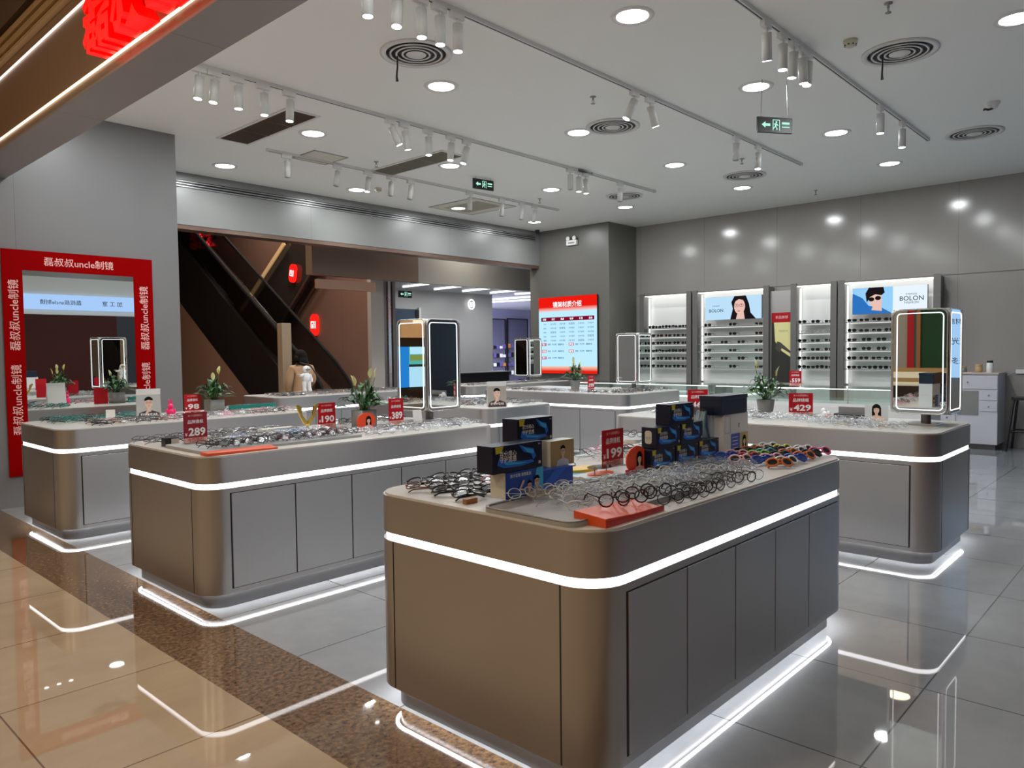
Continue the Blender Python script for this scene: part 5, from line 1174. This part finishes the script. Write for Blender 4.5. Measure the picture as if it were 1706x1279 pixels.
m = MB().at(facing(NY, (0, 0, 0))); m.rect(-.06, .06, .035, .05, .02, lw).rect(-.05, -.03, -.06, .05, .02, lw).rect(-.015, .0, -.06, .02, .02, lw).rect(.03, .05, -.06, .05, .02, lw).rect(-.015, .05, -.06, -.045, .02, lw); m.build('mark', t)
p, q = at_y(650, 513, 13.8), at_y(703, 640, 13.8)
t = thing('store_doorway', 'blue-grey doorway in the other store behind the tall mirror', 'doorway', ((p.x + q.x) / 2, 13.88, 0)); w_ = (q.x - p.x) / 2
MB().box(-w_, w_, -.02, .0, 0, p.z, mat('doorway_blue', (.05, .075, .11), .3)).build('opening', t); MB().box(w_ - .12, w_, -.05, -.02, 0, p.z - .02, M_BLACK).build('door_edge', t)
for s in (-1, 1): MB().box(s * w_ - .03, s * w_ + .03, -.06, 0, 0, p.z + .04, M_WHITEM).build('jamb', t)
BARS = [((672, 479), (731, 472)), ((724, 483), (786, 476)), ((771, 486), (831, 480)), ((817, 489), (877, 483)), ((858, 491), (888, 489)), ((805, 501), (888, 495)), ((805, 505), (888, 500))]
for k, (a, b) in enumerate(BARS):
    p, q = at_z(*a, 2.955), at_z(*b, 2.955); t = thing('linear_light', f'white linear ceiling light of the other store, {W[k]} from its front', 'ceiling light', tuple((p + q) / 2), 0, 'linear lights in the other store'); d = (q - p) / 2; n_ = Vector((-d.y, d.x, 0)).normalized() * .02
    MB().add([tuple(v) for v in (-d - n_, d - n_, d + n_, -d + n_)] + [tuple(v + Vector((0, 0, .04))) for v in (-d - n_, d - n_, d + n_, -d + n_)], [(0, 3, 2, 1), (4, 5, 6, 7), (0, 1, 5, 4), (1, 2, 6, 5), (2, 3, 7, 6), (3, 0, 4, 7)], emis('linear_light_white', (.97, .98, 1), 2.6)).build('diffuser', t)
p = at_y(675, 491, 12.6); exit_sign(p.x, 12.6, p.z - .06, 0, 'distant green exit sign in the other store, left of the ceiling bars', 2.99)
# lilac wall cabinets with posters
for k, (px0, px1) in enumerate(((809, 842), (844, 879))):
    p, q = at_y(px0, 530, 18.3), at_y(px1, 640, 18.3); t = thing('merchandise_rack', ('left', 'right')[k] + ' merchandise rack with a pale header board in the other store', 'rack', ((p.x + q.x) / 2, 18.3, 0), 0, 'racks in the other store'); w_ = (q.x - p.x) / 2; H_ = p.z
    MB().ring([(-w_, 0), (w_, 0), (w_, H_), (-w_, H_)], [(-w_ + .03, .03), (w_ - .03, .03), (w_ - .03, H_ - .03), (-w_ + .03, H_ - .03)], 0, .04, M_BLACK, False).at(Matrix.Identity(4))
    m = MB().at(facing(NY, (0, 0, 0))); m.ring([(-w_, 0), (w_, 0), (w_, H_), (-w_, H_)], [(-w_ + .03, .03), (w_ - .03, .03), (w_ - .03, H_ - .03), (-w_ + .03, H_ - .03)], 0, .05, M_BLACK, False); m.build('frame', t)
    m = MB().at(facing(NY, (0, 0, .02))); zz = H_ * .66; m.rect(-w_ + .03, w_ - .03, zz, H_ - .03, 0, mat('header_lilac', (.55, .55, .72), .4)).text(('智能穿戴', '精品配件')[k], 0, zz + (H_ - zz) * .5, w_ * .8, .003, M_BLACK, .02); m.build('header', t)
    m = MB(); rr = random.Random(k)
    for r_ in range(5):
        for c2 in range(6):
            x = -w_ + .08 + (2 * w_ - .16) * c2 / 5; z = .35 + r_ * (zz - .5) / 4; h2 = rr.uniform(.08, .16)
            m.box(x - .06, x + .06, -.06, -.02, z, z + h2, rr.choice([M_BLACK, M_NAVY, M_WHITE, mat('pack_purple', (.12, .09, .3), .4), mat('pack_orange', (.5, .2, .05), .4)]))
    m.build('hanging_packs', t)['kind'] = 'stuff'
    MB().box(-w_, w_, -.015, 0, 0, H_, mat('rack_back', (.10, .10, .16), .5)).build('back_panel', t)
t = thing('low_cabinet', 'low dark cabinet in front of the grey wall of the other store', 'cabinet', (13.0, 13.2, 0)); MB().box(-.95, .95, -.25, .25, 0, .98, M_BLACK).build('body', t); MB().box(-.97, .97, -.27, .27, .98, 1.0, M_GREYM).build('top', t)

# ---------------------------------------------------------------- person at the escalator, seen from behind
def skin_body(name, pts, edges, mt, parent, sub=2):
    me = bpy.data.meshes.new(name); me.from_pydata([p[:3] for p in pts], edges, []); o = bpy.data.objects.new(name, me); COL.objects.link(o); o.parent = parent
    sk = o.modifiers.new('skin', 'SKIN'); sv = me.skin_vertices[0].data
    for i, p in enumerate(pts): sv[i].radius = (p[3], p[4] if len(p) > 4 else p[3]); sv[i].use_root = (i == 0)
    s_ = o.modifiers.new('subdivision', 'SUBSURF'); s_.levels = sub; s_.render_levels = sub
    me.materials.append(mt); sk.use_smooth_shade = True
    return o
pp = at_x(508, 620, 6.62)
P = thing('person', 'person in a tan coat with dark hair walking away with a shoulder bag', 'person', (6.62, pp.y + .1, 0), math.radians(0)); P.scale = (.88, .93, .94)
pants = mat('dark_trousers', (.03, .028, .03), .8)
body = [(0, 0, .90, .15, .11), (0, 0, 1.08, .14, .11), (0, .01, 1.25, .17, .12), (0, .01, 1.36, .13, .10), (0, .02, 1.43, .055), (0, .03, 1.52, .075, .085), (0, .03, 1.58, .07, .08),
        (-.17, .01, 1.34, .06), (-.22, .02, 1.12, .05), (-.20, .12, .92, .038), (-.18, .17, .86, .03), (.17, .01, 1.34, .06), (.23, .04, 1.13, .05), (.20, .18, 1.02, .038), (.17, .25, 1.03, .03),
        (-.09, 0, .80, .095), (-.10, .02, .48, .065), (-.10, -.03, .10, .045), (-.10, .07, .04, .045, .035), (.09, 0, .80, .095), (.10, -.03, .48, .065), (.11, -.10, .12, .045), (.11, .0, .04, .045, .035)]
ed = [(0, 1), (1, 2), (2, 3), (3, 4), (4, 5), (5, 6), (3, 7), (7, 8), (8, 9), (9, 10), (3, 11), (11, 12), (12, 13), (13, 14), (0, 15), (15, 16), (16, 17), (17, 18), (0, 19), (19, 20), (20, 21), (21, 22)]
skin_body('body', body, ed, pants, P)
coatm = mat('tan_coat', (.40, .24, .13), .85, bump=(40, .5))
coat = [(0, 0, .72, .23, .17), (0, 0, .95, .20, .15), (0, 0, 1.15, .18, .14), (0, .01, 1.30, .16, .13), (0, .01, 1.40, .11, .10), (-.19, .01, 1.33, .085), (-.25, .02, 1.11, .078), (-.22, .11, .94, .062), (.19, .01, 1.33, .085), (.26, .04, 1.12, .078), (.22, .16, 1.02, .062)]
skin_body('coat', coat, [(0, 1), (1, 2), (2, 3), (3, 4), (3, 5), (5, 6), (6, 7), (3, 8), (8, 9), (9, 10)], coatm, P)
MB().ball((0, .01, 1.545), (.105, .115, .12), M_HAIR, 20, 14).ball((0, -.05, 1.47), (.10, .07, .10), M_HAIR, 16, 10).ball((-.10, -.0, 1.50), (.045, .06, .06), M_HAIR).build('hair', P)
for s in (-1, 1):
    h = MB(); hx = -.18 if s < 0 else .17; hy = .19 if s < 0 else .27; hz = .83 if s < 0 else 1.03
    h.ball((hx, hy, hz), (.028, .03, .04), M_SKIN, 10, 8)
    for i in range(4): h.tube([(hx - .02 + .013 * i, hy + .02, hz - .01), (hx - .02 + .013 * i, hy + .045, hz - .035), (hx - .02 + .013 * i, hy + .035, hz - .06 - .004 * (i % 2))], [.0085, .008, .006], M_SKIN, 6)
    h.tube([(hx - s * .02, hy + .01, hz + .01), (hx - s * .04, hy + .03, hz - .01), (hx - s * .038, hy + .045, hz - .03)], [.010, .009, .007], M_SKIN, 6)
    h.build('hand', P)
bg = thing('shoulder_bag', 'dark shoulder bag slung across the tan coat', 'bag', (6.62 + .25, pp.y - .10, .70)); MB().box(-.13, .13, -.05, .05, 0, .22, M_BLACK).build('bag_body', bg, .02)
MB().tube([(.0, 0, .2), (-.10, -.06, .40), (-.24, -.06, .60), (-.40, .0, .66)], .012, M_BLACK, 6).build('strap', bg)
